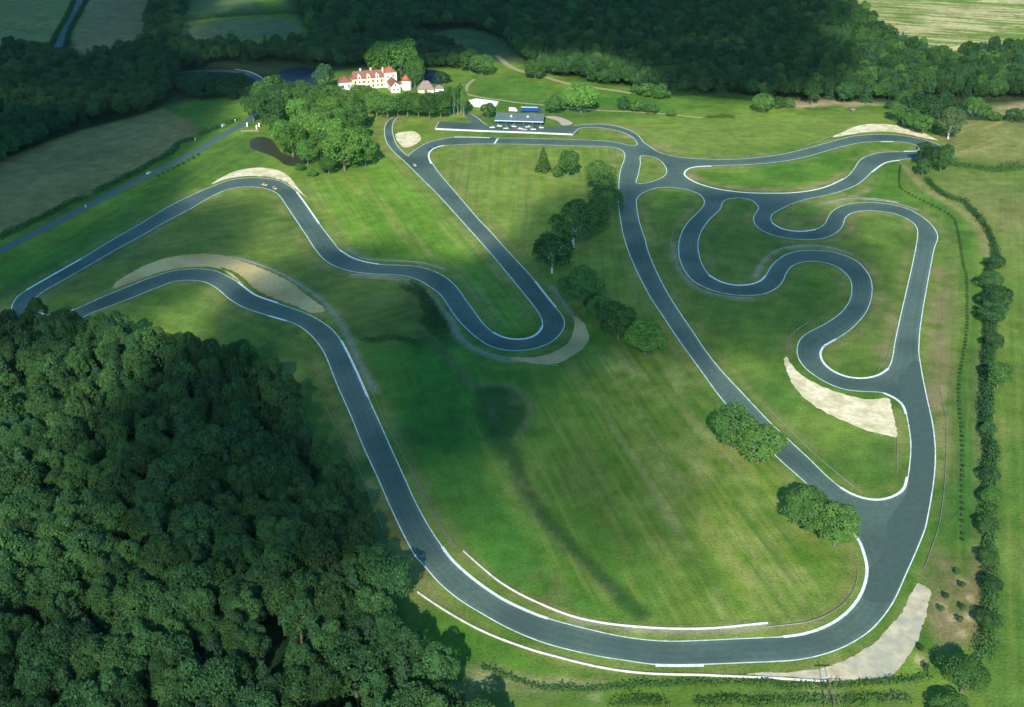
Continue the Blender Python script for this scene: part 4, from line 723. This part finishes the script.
#BARRIERS
# ------------------------------------------------------------------ barriers
def rail(s, label, h=.85, mat='steel'):
    P = spline(gpts(s), step=2.5); c = P[len(P) // 2].copy(); P = [p - c for p in P]; mb = MB()
    ribbon_into(mb, P, .10, h, z0=h - .30)
    acc = 0
    for i in range(len(P)):
        if i % 2 == 0: mb.box(P[i].x - .06, P[i].x + .06, P[i].y - .17 if False else P[i].y - .06, P[i].y + .06, -.02, h - .305)
    o = mb.build('guard_rail', M[mat]); o.location = (c.x, c.y, 0)
    return tag(o, label, 'guard rail')
def barrier(s, label, h=.7, w=.34):
    P = spline(gpts(s), step=3); c = P[len(P) // 2].copy(); P = [p - c for p in P]; mb = MB(); ribbon_into(mb, P, w, h, z0=-.02)
    o = mb.build('concrete_barrier', M['concrete']); o.location = (c.x, c.y, 0); return tag(o, label, 'barrier')
rail('8: 120 421, 220 450, 330 495, 420 550, 500 610, 560 690; 16: 600 290, 640 390', 'grey guard rail along the outer edge of the left gravel trap')
rail('16: 660 450, 700 530; 17: 730 100, 780 190, 840 300, 900 420, 960 520, 1005 580', 'grey guard rail on the inner side of the long left straight')
barrier('14: 720 97, 780 150, 860 217, 940 265, 1020 303; 13: 200 352, 330 380, 470 395, 600 402, 700 402, 800 397, 880 388, 972 379', 'long white barrier on the inside of the bottom bend')
barrier('14: 540 258, 600 300, 680 350, 780 405, 900 455, 1020 495; 13: 100 500, 250 540, 400 568, 530 580, 700 583, 850 590; 12: 0 593, 130 602, 268 610', 'long white barrier on the outside of the bottom bend')
rail('17: 500 40, 540 120, 580 180, 620 270, 660 360, 690 440, 720 520', 'grey guard rail between the wood and the left straight')
rail('8: 585 390, 610 415, 640 430, 700 436, 800 440, 880 448, 960 472', 'grey guard rail above the left esses')
rail('8: 592 492, 680 496, 770 501, 840 520, 890 560, 950 622, 1005 690; 9: 210 512, 260 562, 330 602, 440 627, 540 645, 620 655', 'grey guard rail curving below the first hairpin')
rail('9: 595 338, 625 380, 655 425, 680 452', 'short grey guard rail right of the first hairpin')
rail('5: 132 430, 123 480, 130 540, 150 590, 190 640, 250 675, 330 695, 440 703', 'grey guard rail outside the first right hand ess')
rail('5: 455 612, 480 562, 530 517, 600 498, 680 495, 760 506, 830 530', 'grey guard rail round the top of the second ess')
rail('10: 570 418, 580 367, 610 321, 660 288', 'short grey guard rail above the white sand trap')
rail('5: 730 331, 800 314, 900 311, 1020 328; 6: 80 429, 150 431, 220 449, 300 473', 'grey guard rail above the far right bend')
rail('3: 815 572, 860 555, 915 535', 'short pale guard rail leading to the far gravel trap')
rail('11: 690 150, 705 220, 715 290, 716 400, 706 560, 685 700; 12: 660 80, 632 160', 'grey guard rail along the outside of the right straight')
rail('11: 522 350, 522 420, 521 490', 'short grey guard rail below the right corner of the sand trap')
rail('10: 1015 290, 985 370, 965 440, 935 475', 'grey guard rail inside the right straight above the tight bend')
rail('11: 12 230, 100 320, 200 415, 300 500, 350 540', 'grey guard rail on the right side of the lower main straight')
rail('13: 970 398, 1020 392; 12: 60 395, 180 378, 260 345, 320 300, 360 235, 368 170', 'grey guard rail inside the last bottom corner')
mb = MB(); ribbon_into(mb, [p.to_2d() - G(505, 132).to_2d() for p in gpts('2: 22 273, 200 281, 400 288, 560 295')], .8, 1.1, z0=-.02); o = mb.build('pit_wall', M['concrete']); o.location = G(505, 132); tag(o, 'white pit wall between the paddock strip and the start straight', 'wall')

#BUILDINGS
# ------------------------------------------------------------------ the manor
def hip(mb, x0, x1, y0, y1, z0, z1, o=.5, inset=None):
    x0 -= o; x1 += o; y0 -= o; y1 += o; d = min(x1 - x0, y1 - y0) / 2; i = d if inset is None else inset
    if x1 - x0 >= y1 - y0: a, b = (x0 + i, (y0 + y1) / 2), (x1 - i, (y0 + y1) / 2)
    else: a, b = ((x0 + x1) / 2, y0 + i), ((x0 + x1) / 2, y1 - i)
    v = [(x0, y0, z0), (x1, y0, z0), (x1, y1, z0), (x0, y1, z0), (*a, z1), (*b, z1)]
    if x1 - x0 >= y1 - y0: f = [(0, 1, 5, 4), (2, 3, 4, 5), (3, 0, 4), (1, 2, 5), (3, 2, 1, 0)]
    else: f = [(0, 1, 4), (1, 2, 5, 4), (2, 3, 5), (3, 0, 4, 5), (3, 2, 1, 0)]
    mb.add(v, f)
P0, P1 = G(353, 90), G(385, 87.5); rz = math.atan2(P1.y - P0.y, P1.x - P0.x); LM = (P1 - P0).length
man = empty('manor_house', P0, rz); tag(man, 'cream manor house with red tiled roofs, square tower and round turret', 'house')
w = MB(); w.box(0, LM, 0, 12, 0, 9.5); w.build('main_wall', M['wall_cream'], man)
w = MB(); w.box(-11.5, -.01, .8, 13, 0, 7); w.build('side_pavilion', M['wall_white'], man)
w = MB(); w.box(LM + .01, LM + 11, -1, 11.5, 0, 13.5); w.build('tower', M['wall_white'], man)
w = MB(); w.box(LM + 2, LM + 10, -20, -1.01, 0, 6); w.prism([(0, 0), (0, 0), (0, 0)], 0, 0) if False else None; w.add([(LM + 2, -20, 6), (LM + 10, -20, 6), (LM + 6, -20, 9.6)], [(0, 1, 2)]); w.build('front_wing', M['wall_white'], man)
w = MB(); w.lathe([(4.6, 0), (4.6, 8.5)], LM + 17.5, -11, 20); w.build('turret', M['wall_white'], man)
w = MB(); w.box(LM + 10.01, LM + 14, -13, -6, 0, 5.2); w.build('link_wall', M['wall_white'], man)
w = MB(); hip(w, 0, LM, 0, 12, 9.5, 15, .5, 2.0); rf = w.build('roof', M['tile_red'], man)
w = MB()
for x, y in ((LM * .3, 7), (LM * .62, 7), (LM * .98, 5)): w.box(x - .7, x + .7, y - .6, y + .6, 12, 17)
w.build('chimney', M['wall_white'], rf)
w = MB(); hip(w, -11.5, -.6, .8, 13, 7, 11.5); w.build('roof', M['tile_red'], man)
w = MB(); hip(w, LM, LM + 11, -1, 11.5, 13.5, 18.2); w.build('roof', M['tile_orange'], man)
w = MB(); a = [(LM + 1.5, -20.4, 5.7), (LM + 6, -20.4, 9.9), (LM + 10.5, -20.4, 5.7)]; b2 = [(x, -1.02, z) for x, y, z in a]
w.add(a + b2, [(0, 1, 4, 3), (1, 2, 5, 4)]); w.add([(x, y, z - .25) for x, y, z in a + b2], [(3, 4, 1, 0), (4, 5, 2, 1)]); w.build('roof', M['tile_red'], man)
w = MB(); w.lathe([(5.1, 8.5), (2.6, 11.4), (.1, 14.5)], LM + 17.5, -11, 20); w.build('turret_roof', M['tile_orange'], man, True)
w = MB(); hip(w, LM + 10.6, LM + 14, -13, -6, 5.2, 7.5, .4); w.build('roof', M['tile_red'], man)
for k, fx in enumerate((.22, .5, .78)):
    x = LM * fx; w = MB(); w.box(x - 1.5, x + 1.5, -.5, 3, 0, 11.6); w.add([(x - 1.6, -.5, 11.6), (x + 1.6, -.5, 11.6), (x, -.5, 13.4), (x - 1.6, 4, 11.6), (x + 1.6, 4, 11.6), (x, 4, 13.4)], [(0, 1, 2), (0, 2, 5, 3), (1, 4, 5, 2)])
    dm = w.build('dormer', M['wall_white'], man)
    for z in (2, 5.6, 9.4): q = MB(); q.box(x - .6, x + .6, -.53, -.47, z, z + 1.8); q.build('window', M['glass'], dm)
for fx in (.09, .36, .64, .91):
    for z in (1.6, 5.6): q = MB(); x = LM * fx; q.box(x - .65, x + .65, -.03, .05, z, z + 2.0); q.build('window', M['glass'], man)
for x, y, z in ((LM + 3, -1.03, 8.5), (LM + 7.8, -1.03, 9.5), (LM + 4.2, -20.03, 2), (LM + 7.8, -20.03, 2), (-8.5, .77, 3), (-3.5, .77, 3), (LM + 6, -20.03, 6)): q = MB(); q.box(x - .6, x + .6, y, y + .06, z, z + 1.7); q.build('window', M['glass'], man)
# barn beside the manor
bn = empty('barn', G(426, 93), rz - .2); tag(bn, 'low barn with a steep brown pyramid roof right of the manor', 'barn')
w = MB(); w.box(-7, 7, 0, 10, 0, 3.2); w.build('wall', M['wall_cream'], bn); w = MB(); hip(w, -7, 7, 0, 10, 3.2, 9.8, .8, 5.5); w.build('roof', M['tile_brown'], bn)
w = MB(); w.box(7.01, 16, 3, 10, 0, 2.6); w.build('lean_to', M['wall_white'], bn); w = MB(); hip(w, 7.9, 16, 3, 10, 2.6, 5.2, .5); w.build('roof', M['tile_brown'], bn); w = MB(); w.box(-1.2, 1.2, -.04, .04, 0, 2.6); w.build('door', M['wood'], bn)
# pit building
Q0, Q1 = G(497.5, 124.6), G(541, 126); rz2 = math.atan2(Q1.y - Q0.y, Q1.x - Q0.x); LP = (Q1 - Q0).length
pit = empty('pit_building', Q0, rz2); tag(pit, 'long low pit building with grey green roof and dark blue glazed front', 'building')
w = MB(); w.box(0, LP, 1.5, 17, 0, 3.6); w.build('wall', M['blue_front'], pit)
w = MB(); x0, x1 = -2.2, LP + 2; prof = [(-1.5, 3.6), (-1.5, 3.95), (11.5, 6.8), (19, 4.1), (19, 3.7), (11.5, 6.3)]; w.prism(prof, x0, x1); rf = w.build('roof', M['roof_slate'], pit)
w = MB(); w.box(x0, x1, -1.62, -1.52, 3.4, 4.1); w.build('fascia', M['teal_trim'], rf)
for fx in (.30, .68): q = MB(); x = LP * fx; q.lathe([(.85, 4.6), (.85, 6.0), (.5, 6.5)], x, 5.5, 10); q.build('roof_vent', M['truck_white'], rf)
n = 11
for k in range(n): q = MB(); x = LP * (k + .5) / n; q.box(x - 1.2, x + 1.2, 1.42, 1.49, .3, 3.0); q.build('window', M['glass'], pit)
for k in range(6): q = MB(); x = LP * k / 5; q.box(x - .09, x + .09, -1.3, -1.12, 0, 3.6); q.build('post', M['steel'], pit)
# lorry, van and cars
def wheel_mesh(r, w):
    mb = MB(); n = 14; vs = []
    for s in (-w / 2, w / 2): vs += [(r * math.cos(6.283 * k / n), s, r * math.sin(6.283 * k / n)) for k in range(n)]
    mb.add(vs, [tuple(range(n)), tuple(range(n, 2 * n))[::-1]] + [((k + 1) % n, k, n + k, n + (k + 1) % n) for k in range(n)])
    me = bpy.data.meshes.new('wheel'); me.from_pydata(mb.v, [], mb.f); me.materials.append(M['rubber']); me.update(); return me
WM, WT = wheel_mesh(.33, .22), wheel_mesh(.5, .35)
def extr(poly, w0, w1=None):
    """side profile (x,z) -> closed body; w1 narrows the upper points"""
    mb = MB(); n = len(poly); zs = [z for _, z in poly]; lo, hi = min(zs), max(zs); w1 = w0 if w1 is None else w1
    f = lambda z: (w0 + (w1 - w0) * (z - lo) / (hi - lo)) / 2
    mb.add([(x, -f(z), z) for x, z in poly] + [(x, f(z), z) for x, z in poly], [tuple(range(n)), tuple(range(n, 2 * n))[::-1]] + [((i + 1) % n, i, n + i, n + (i + 1) % n) for i in range(n)]); return mb
CARM = {}
def car(px, py, rz, paint, label, group=None):
    r = empty('car', G(px, py, .06), rz); tag(r, label, 'car', group)
    if paint not in CARM:
        a = extr([(-2.1, .3), (-2.1, .8), (-1.9, .95), (.9, .95), (2.0, .75), (2.1, .5), (2.1, .3)], 1.78, 1.7).build('body', M['car_' + paint], r)
        b = extr([(-1.75, .951), (-1.3, 1.4), (.1, 1.42), (.95, .951)], 1.6, 1.25).build('windows', M['glass'], r)
        c = extr([(-1.28, 1.41), (-1.2, 1.47), (.02, 1.48), (.1, 1.43)], 1.24, 1.15).build('car_roof', M['car_' + paint], r); CARM[paint] = (a.data, b.data, c.data)
    else:
        for nm, d in zip(('body', 'windows', 'car_roof'), CARM[paint]): link(bpy.data.objects.new(nm, d), r)
    for x in (-1.3, 1.3):
        for y in (-.8, .8): o = link(bpy.data.objects.new('wheel', WM), r); o.location = (x, y, .33)
    return r
def ang(p, q): a, b = G(*p), G(*q); return math.atan2(b.y - a.y, b.x - a.x)
car(429.8, 149.6, ang((428, 151), (436, 146)), 'dark', 'dark car at the apex of the first bend, the trailing one')
car(435.5, 146.6, ang((430, 149), (440, 145)), 'blue', 'dark blue car at the apex of the first bend, the leading one')
car(414.5, 165.6, ang((428, 175), (405, 150)), 'silver', 'pale car alone on the track below the branch road')
car(492.6, 138.4, rz2, 'blue', 'dark blue car crossing the white start line')
car(264.6, 185.4, ang((258, 184), (270, 187)), 'yellow', 'yellow car hugging the inside of the top left bend, left one')
car(274.6, 188.8, ang((268, 185), (280, 194)), 'yellow', 'yellow car hugging the inside of the top left bend, right one')
car(149, 173.6, ang((84, 209), (153, 173)), 'white', 'white car driving on the shaded country road')
CP_ = [((125, 388), 'white', 'white car at the left end of the paddock row'), ((200, 374), 'white', 'white car under the left corner of the pit building'), ((265, 398), 'cream', 'cream car in front of the left part of the pit building'), ((345, 378), 'white', 'white car close to the pit building front, left of centre'), ((415, 402), 'white', 'white car at the centre of the paddock, by the pit wall'), ((490, 383), 'cream', 'cream car close to the pit building front, right of centre'), ((545, 408), 'white', 'white car by the pit wall, right of the centre cars'), ((625, 391), 'white', 'white car at the right end of the paddock row'), ((370, 417), 'red', 'red car against the pit wall, left of the centre cars'), ((455, 412), 'silver', 'silver car against the pit wall at the paddock centre'), ((300, 382), 'dark', 'dark car among the white cars left of the pit centre'), ((580, 390), 'dark', 'dark car left of the last white paddock car')]
for (a, b), c, l in CP_: x, y = T('pv: %g %g' % (a, b))[0]; car(x, y, rz2 + random.choice((0, math.pi)) + random.uniform(-.5, .5), c, l, 'cars parked in the paddock')
lo = empty('lorry', G(530.5, 112.2), rz2 + .05); tag(lo, 'long dark blue lorry trailer parked behind the pit building', 'lorry')
w = MB(); w.box(-8, 6, -1.25, 1.25, 1.1, 4.2); w.build('trailer', M['truck_blue'], lo); w = MB(); w.box(-8.02, 6.02, -1.27, 1.27, 4.2, 4.35); w.build('trailer_roof', M['teal_trim'], lo)
extr([(6.4, .6), (6.4, 3.4), (7.9, 3.4), (8.6, 2.0), (8.7, .6)], 2.4, 2.3).build('cab', M['truck_blue'], lo)
for x in (-6.6, -5.3, -4.0, 5.0, 7.4):
    for y in (-1.0, 1.0): o = link(bpy.data.objects.new('wheel', WT), lo); o.location = (x, y, .5)
vn = empty('box_van', G(513.3, 111.6), rz2); tag(vn, 'white box van parked left of the blue lorry', 'van')
w = MB(); w.box(-3.6, 1.8, -1.1, 1.1, .7, 3.4); w.build('box_body', M['truck_white'], vn); extr([(1.85, .5), (1.85, 2.4), (2.6, 2.4), (3.3, 1.4), (3.5, .5)], 2.0, 1.8).build('cab', M['truck_white'], vn)
for x in (-2.4, 2.5):
    for y in (-.9, .9): o = link(bpy.data.objects.new('wheel', WM), vn); o.location = (x, y, .33)
wv = empty('delivery_van', G(223.8, 126.6), ang((216, 139), (249, 120))); tag(wv, 'pale van parked on the verge of the country road near the gate', 'van')
extr([(-2.6, .4), (-2.6, 2.3), (1.2, 2.3), (1.8, 1.4), (2.6, 1.15), (2.7, .4)], 1.95, 1.75).build('body', M['car_silver'], wv); extr([(1.1, 1.45), (1.18, 2.2), (1.26, 2.2), (1.84, 1.45)], 1.8, 1.65).build('windscreen', M['glass'], wv)
for x in (-1.7, 1.7):
    for y in (-.9, .9): o = link(bpy.data.objects.new('wheel', WM), wv); o.location = (x, y, .33)
# gate pillars and wall, posts, pole, hut
gp = [(247.4, 126.5, 'white gate pillar left of the entrance from the country road'), (259.3, 127, 'white gate pillar right of the entrance from the country road'), (256.8, 129, 'short white gate pillar in front of the right entrance pillar')]
for x, y, l in gp:
    r = empty('gate_pillar', G(x, y)); tag(r, l, 'pillar'); w = MB(); w.box(-.55, .55, -.55, .55, 0, 2.6); w.build('shaft', M['wall_white'], r); w = MB(); w.box(-.75, .75, -.75, .75, 2.6, 2.85); w.add([(-.7, -.7, 2.85), (.7, -.7, 2.85), (.7, .7, 2.85), (-.7, .7, 2.85), (0, 0, 3.5)], [(0, 1, 4), (1, 2, 4), (2, 3, 4), (3, 0, 4)]); w.build('cap', M['wall_white'], r)
mb = MB(); P = [p.to_2d() - G(250, 131).to_2d() for p in gpts('p: 241 131.5, 250 131.3, 259 131.2')]; ribbon_into(mb, P, .5, 1.1, z0=-.02); o = mb.build('low_wall', M['tile_brown']); o.location = G(250, 131); tag(o, 'low dark stone wall beside the road entrance', 'wall')
for x, y, l in ((210, 130, 'white road post left of the parked van'), (195.4, 141, 'white road post farther down the hedge from the van'), (235.3, 122, 'white road post right of the parked van'), (86, 208, 'white sign post beside the dark stretch of country road')):
    r = empty('road_post', G(x, y)); tag(r, l, 'post'); w = MB(); w.lathe([(.14, 0), (.12, 2.2)], 0, 0, 8); w.build('post', M['truck_white'], r); w = MB(); w.box(-.4, .4, -.17, -.13, 1.5, 2.3); w.build('plate', M['truck_white'], r)
pl = empty('power_pole', G(828.5, 708)); tag(pl, 'tall thin portal power pole standing at the bottom edge', 'pole')
for s in (-1, 1): w = MB(); w.tube([(s * 1.5, 0, -.2), (s * 1.1, 0, 7), (s * .9, 0, 14)], .16, .11, 8); w.build('mast', M['wood'], pl)
w = MB(); w.box(-2.6, 2.6, -.14, .14, 12.6, 12.85); w.build('crossbar', M['wood'], pl); w = MB(); w.tube([(-1.3, .13, 4), (1.1, .13, 9)], .07); w.tube([(1.3, -.13, 4), (-1.1, -.13, 9)], .07); w.build('brace', M['wood'], pl)
for x in (-2.3, 0, 2.3): w = MB(); w.lathe([(.09, 12.851), (.14, 12.95), (.09, 13.05), (.14, 13.15), (.05, 13.3)], x, 0, 8); w.build('insulator', M['truck_white'], pl)
ht = empty('field_hut', G(852.6, 111.6), .2); tag(ht, 'tiny brown hut in the meadow below the tan bank', 'hut'); w = MB(); w.box(-2, 2, -1.5, 1.5, 0, 1.8); w.build('wall', M['wood'], ht); w = MB(); hip(w, -2, 2, -1.5, 1.5, 1.8, 2.8, .3); w.build('roof', M['tile_brown'], ht)

#SKY
# ------------------------------------------------------------------ clouds overhead (they throw the cloud shade), sky, sun, camera
cm = bpy.data.materials.new('cloud'); cm.use_nodes = True; nt = cm.node_tree; nt.nodes.clear(); ou = nt.nodes.new('ShaderNodeOutputMaterial'); pv = nt.nodes.new('ShaderNodeVolumePrincipled')
pv.inputs['Color'].default_value = (.95, .95, .95, 1); pv.inputs['Density'].default_value = .016; pv.inputs['Anisotropy'].default_value = .3; nt.links.new(pv.outputs[0], ou.inputs['Volume'])
ALT = 1150.0
def cloud(puffs, label):
    """puffs: ground centre (photo px), half sizes in metres, thickness"""
    bm = bmesh.new(); base = None
    for (px, py, rx, ry, rot, th) in puffs:
        c = Vector((px, py, 0)) - SHD * (ALT / math.tan(SUN_EL)) + Vector((0, 0, ALT))
        if base is None: base = c.copy()
        mat = Matrix.Translation(c - base) @ Matrix.Rotation(rot, 4, 'Z') @ Matrix.Diagonal((rx, ry, th, 1))
        bmesh.ops.create_icosphere(bm, subdivisions=4, radius=1, matrix=mat)
    me = bpy.data.meshes.new('cloud'); bm.to_mesh(me); bm.free()
    co = np.empty(len(me.vertices) * 3); me.vertices.foreach_get('co', co); co = co.reshape(-1, 3)
    k = (fbm(co[:, 0] + 3000, co[:, 1] + co[:, 2] * .7 + 3000, 120, 201) - .5) * 60
    co[:, 0] += k; co[:, 1] += np.roll(k, 7) * .0 + (fbm(co[:, 0] + 5000, co[:, 1] + 5000, 110, 221) - .5) * 60; me.vertices.foreach_set('co', co.ravel()); me.materials.append(cm); me.update()
    o = link(bpy.data.objects.new('cloud', me)); o.location = base; return tag(o, label, 'cloud', kind='stuff')
CLOUDS = [
 ([(-430, 850, 190, 280, -.1, 125), (-330, 1170, 180, 150, 0, 115), (-150, 1280, 200, 120, 0, 110), (-600, 1300, 260, 260, 0, 120), (-290, 705, 70, 95, -.3, 60)], 'large grey cloud high above the left fields'),
 ([(80, 1330, 300, 130, 0, 110), (215, 1150, 120, 100, 0, 90)], 'grey cloud high above the far forest'),
 ([(-85, 510, 105, 95, .4, 85), (-40, 450, 70, 90, 0, 28), (25, 450, 80, 95, .2, 20), (-240, 625, 95, 62, .7, 55), (-25, 545, 90, 60, 0, 65)], 'ragged cloud high above the lower left wood'),
 ([(75, 640, 95, 75, 0, 75), (150, 650, 85, 70, 0, 70), (15, 590, 70, 60, 0, 65)], 'small cloud high above the esses'),
 ([(-190, 250, 75, 60, 0, 50), (-120, 290, 110, 80, .2, 7)], 'small cloud high above the near corner of the wood'),
]
for p, l in CLOUDS: cloud(p, l)
hz = bpy.data.materials.new('haze'); hz.use_nodes = True; nt = hz.node_tree; nt.nodes.clear(); ou = nt.nodes.new('ShaderNodeOutputMaterial'); pv = nt.nodes.new('ShaderNodeVolumePrincipled')
pv.inputs['Color'].default_value = (.80, .95, 1.0, 1); pv.inputs['Density'].default_value = .000012; pv.inputs['Anisotropy'].default_value = .2; nt.links.new(pv.outputs[0], ou.inputs['Volume'])
w = MB(); w.box(-9100, 9100, -3100, 14100, -1, 290); tag(w.build('haze', hz), kind='stuff')
world = bpy.data.worlds.new('World'); scene.world = world; world.use_nodes = True; wn = world.node_tree
sky = wn.nodes.new('ShaderNodeTexSky'); sky.sky_type = 'NISHITA'; sky.sun_disc = False; sky.sun_elevation = SUN_EL; sky.sun_rotation = math.pi + SUN_AZ; sky.altitude = 300
bg = wn.nodes['Background']; bg.inputs['Strength'].default_value = .13; sky.ozone_density = 5; sky.dust_density = .3; tint = wn.nodes.new('ShaderNodeMix'); tint.data_type = 'RGBA'; tint.blend_type = 'MULTIPLY'; tint.inputs[0].default_value = 1; wn.links.new(sky.outputs[0], tint.inputs[6]); tint.inputs[7].default_value = (.56, 1.06, 1.12, 1); wn.links.new(tint.outputs[2], bg.inputs['Color'])
sl = bpy.data.lights.new('sun', 'SUN'); sl.energy = 4.2; sl.angle = R(.5); sl.color = (1.0, .94, .82); so = link(bpy.data.objects.new('sun', sl))
so.rotation_euler = (Vector((0, 0, 0)) + SHD * math.cos(SUN_EL) - Vector((0, 0, math.sin(SUN_EL)))).to_track_quat('-Z', 'Y').to_euler(); so.location = (0, -200, 600)
cam = bpy.data.cameras.new('camera'); cam.sensor_fit = 'HORIZONTAL'; cam.sensor_width = 36; cam.lens = F / W * 36; cam.clip_start = 1; cam.clip_end = 30000
co_ = link(bpy.data.objects.new('camera', cam)); co_.location = (0, 0, CAM_H); co_.rotation_euler = (math.pi / 2 - PITCH, 0, 0); scene.camera = co_
scene.render.engine = 'CYCLES'; cy = scene.cycles; cy.use_denoising = True; cy.max_bounces = 6; cy.diffuse_bounces = 3; cy.transmission_bounces = 3; cy.volume_bounces = 1; cy.transparent_max_bounces = 8
cy.use_adaptive_sampling = True; cy.adaptive_threshold = .02
vs = scene.view_settings; vs.view_transform = 'Standard'; vs.look = 'None'; vs.exposure = .75; vs.gamma = 1; vs.use_curve_mapping = False
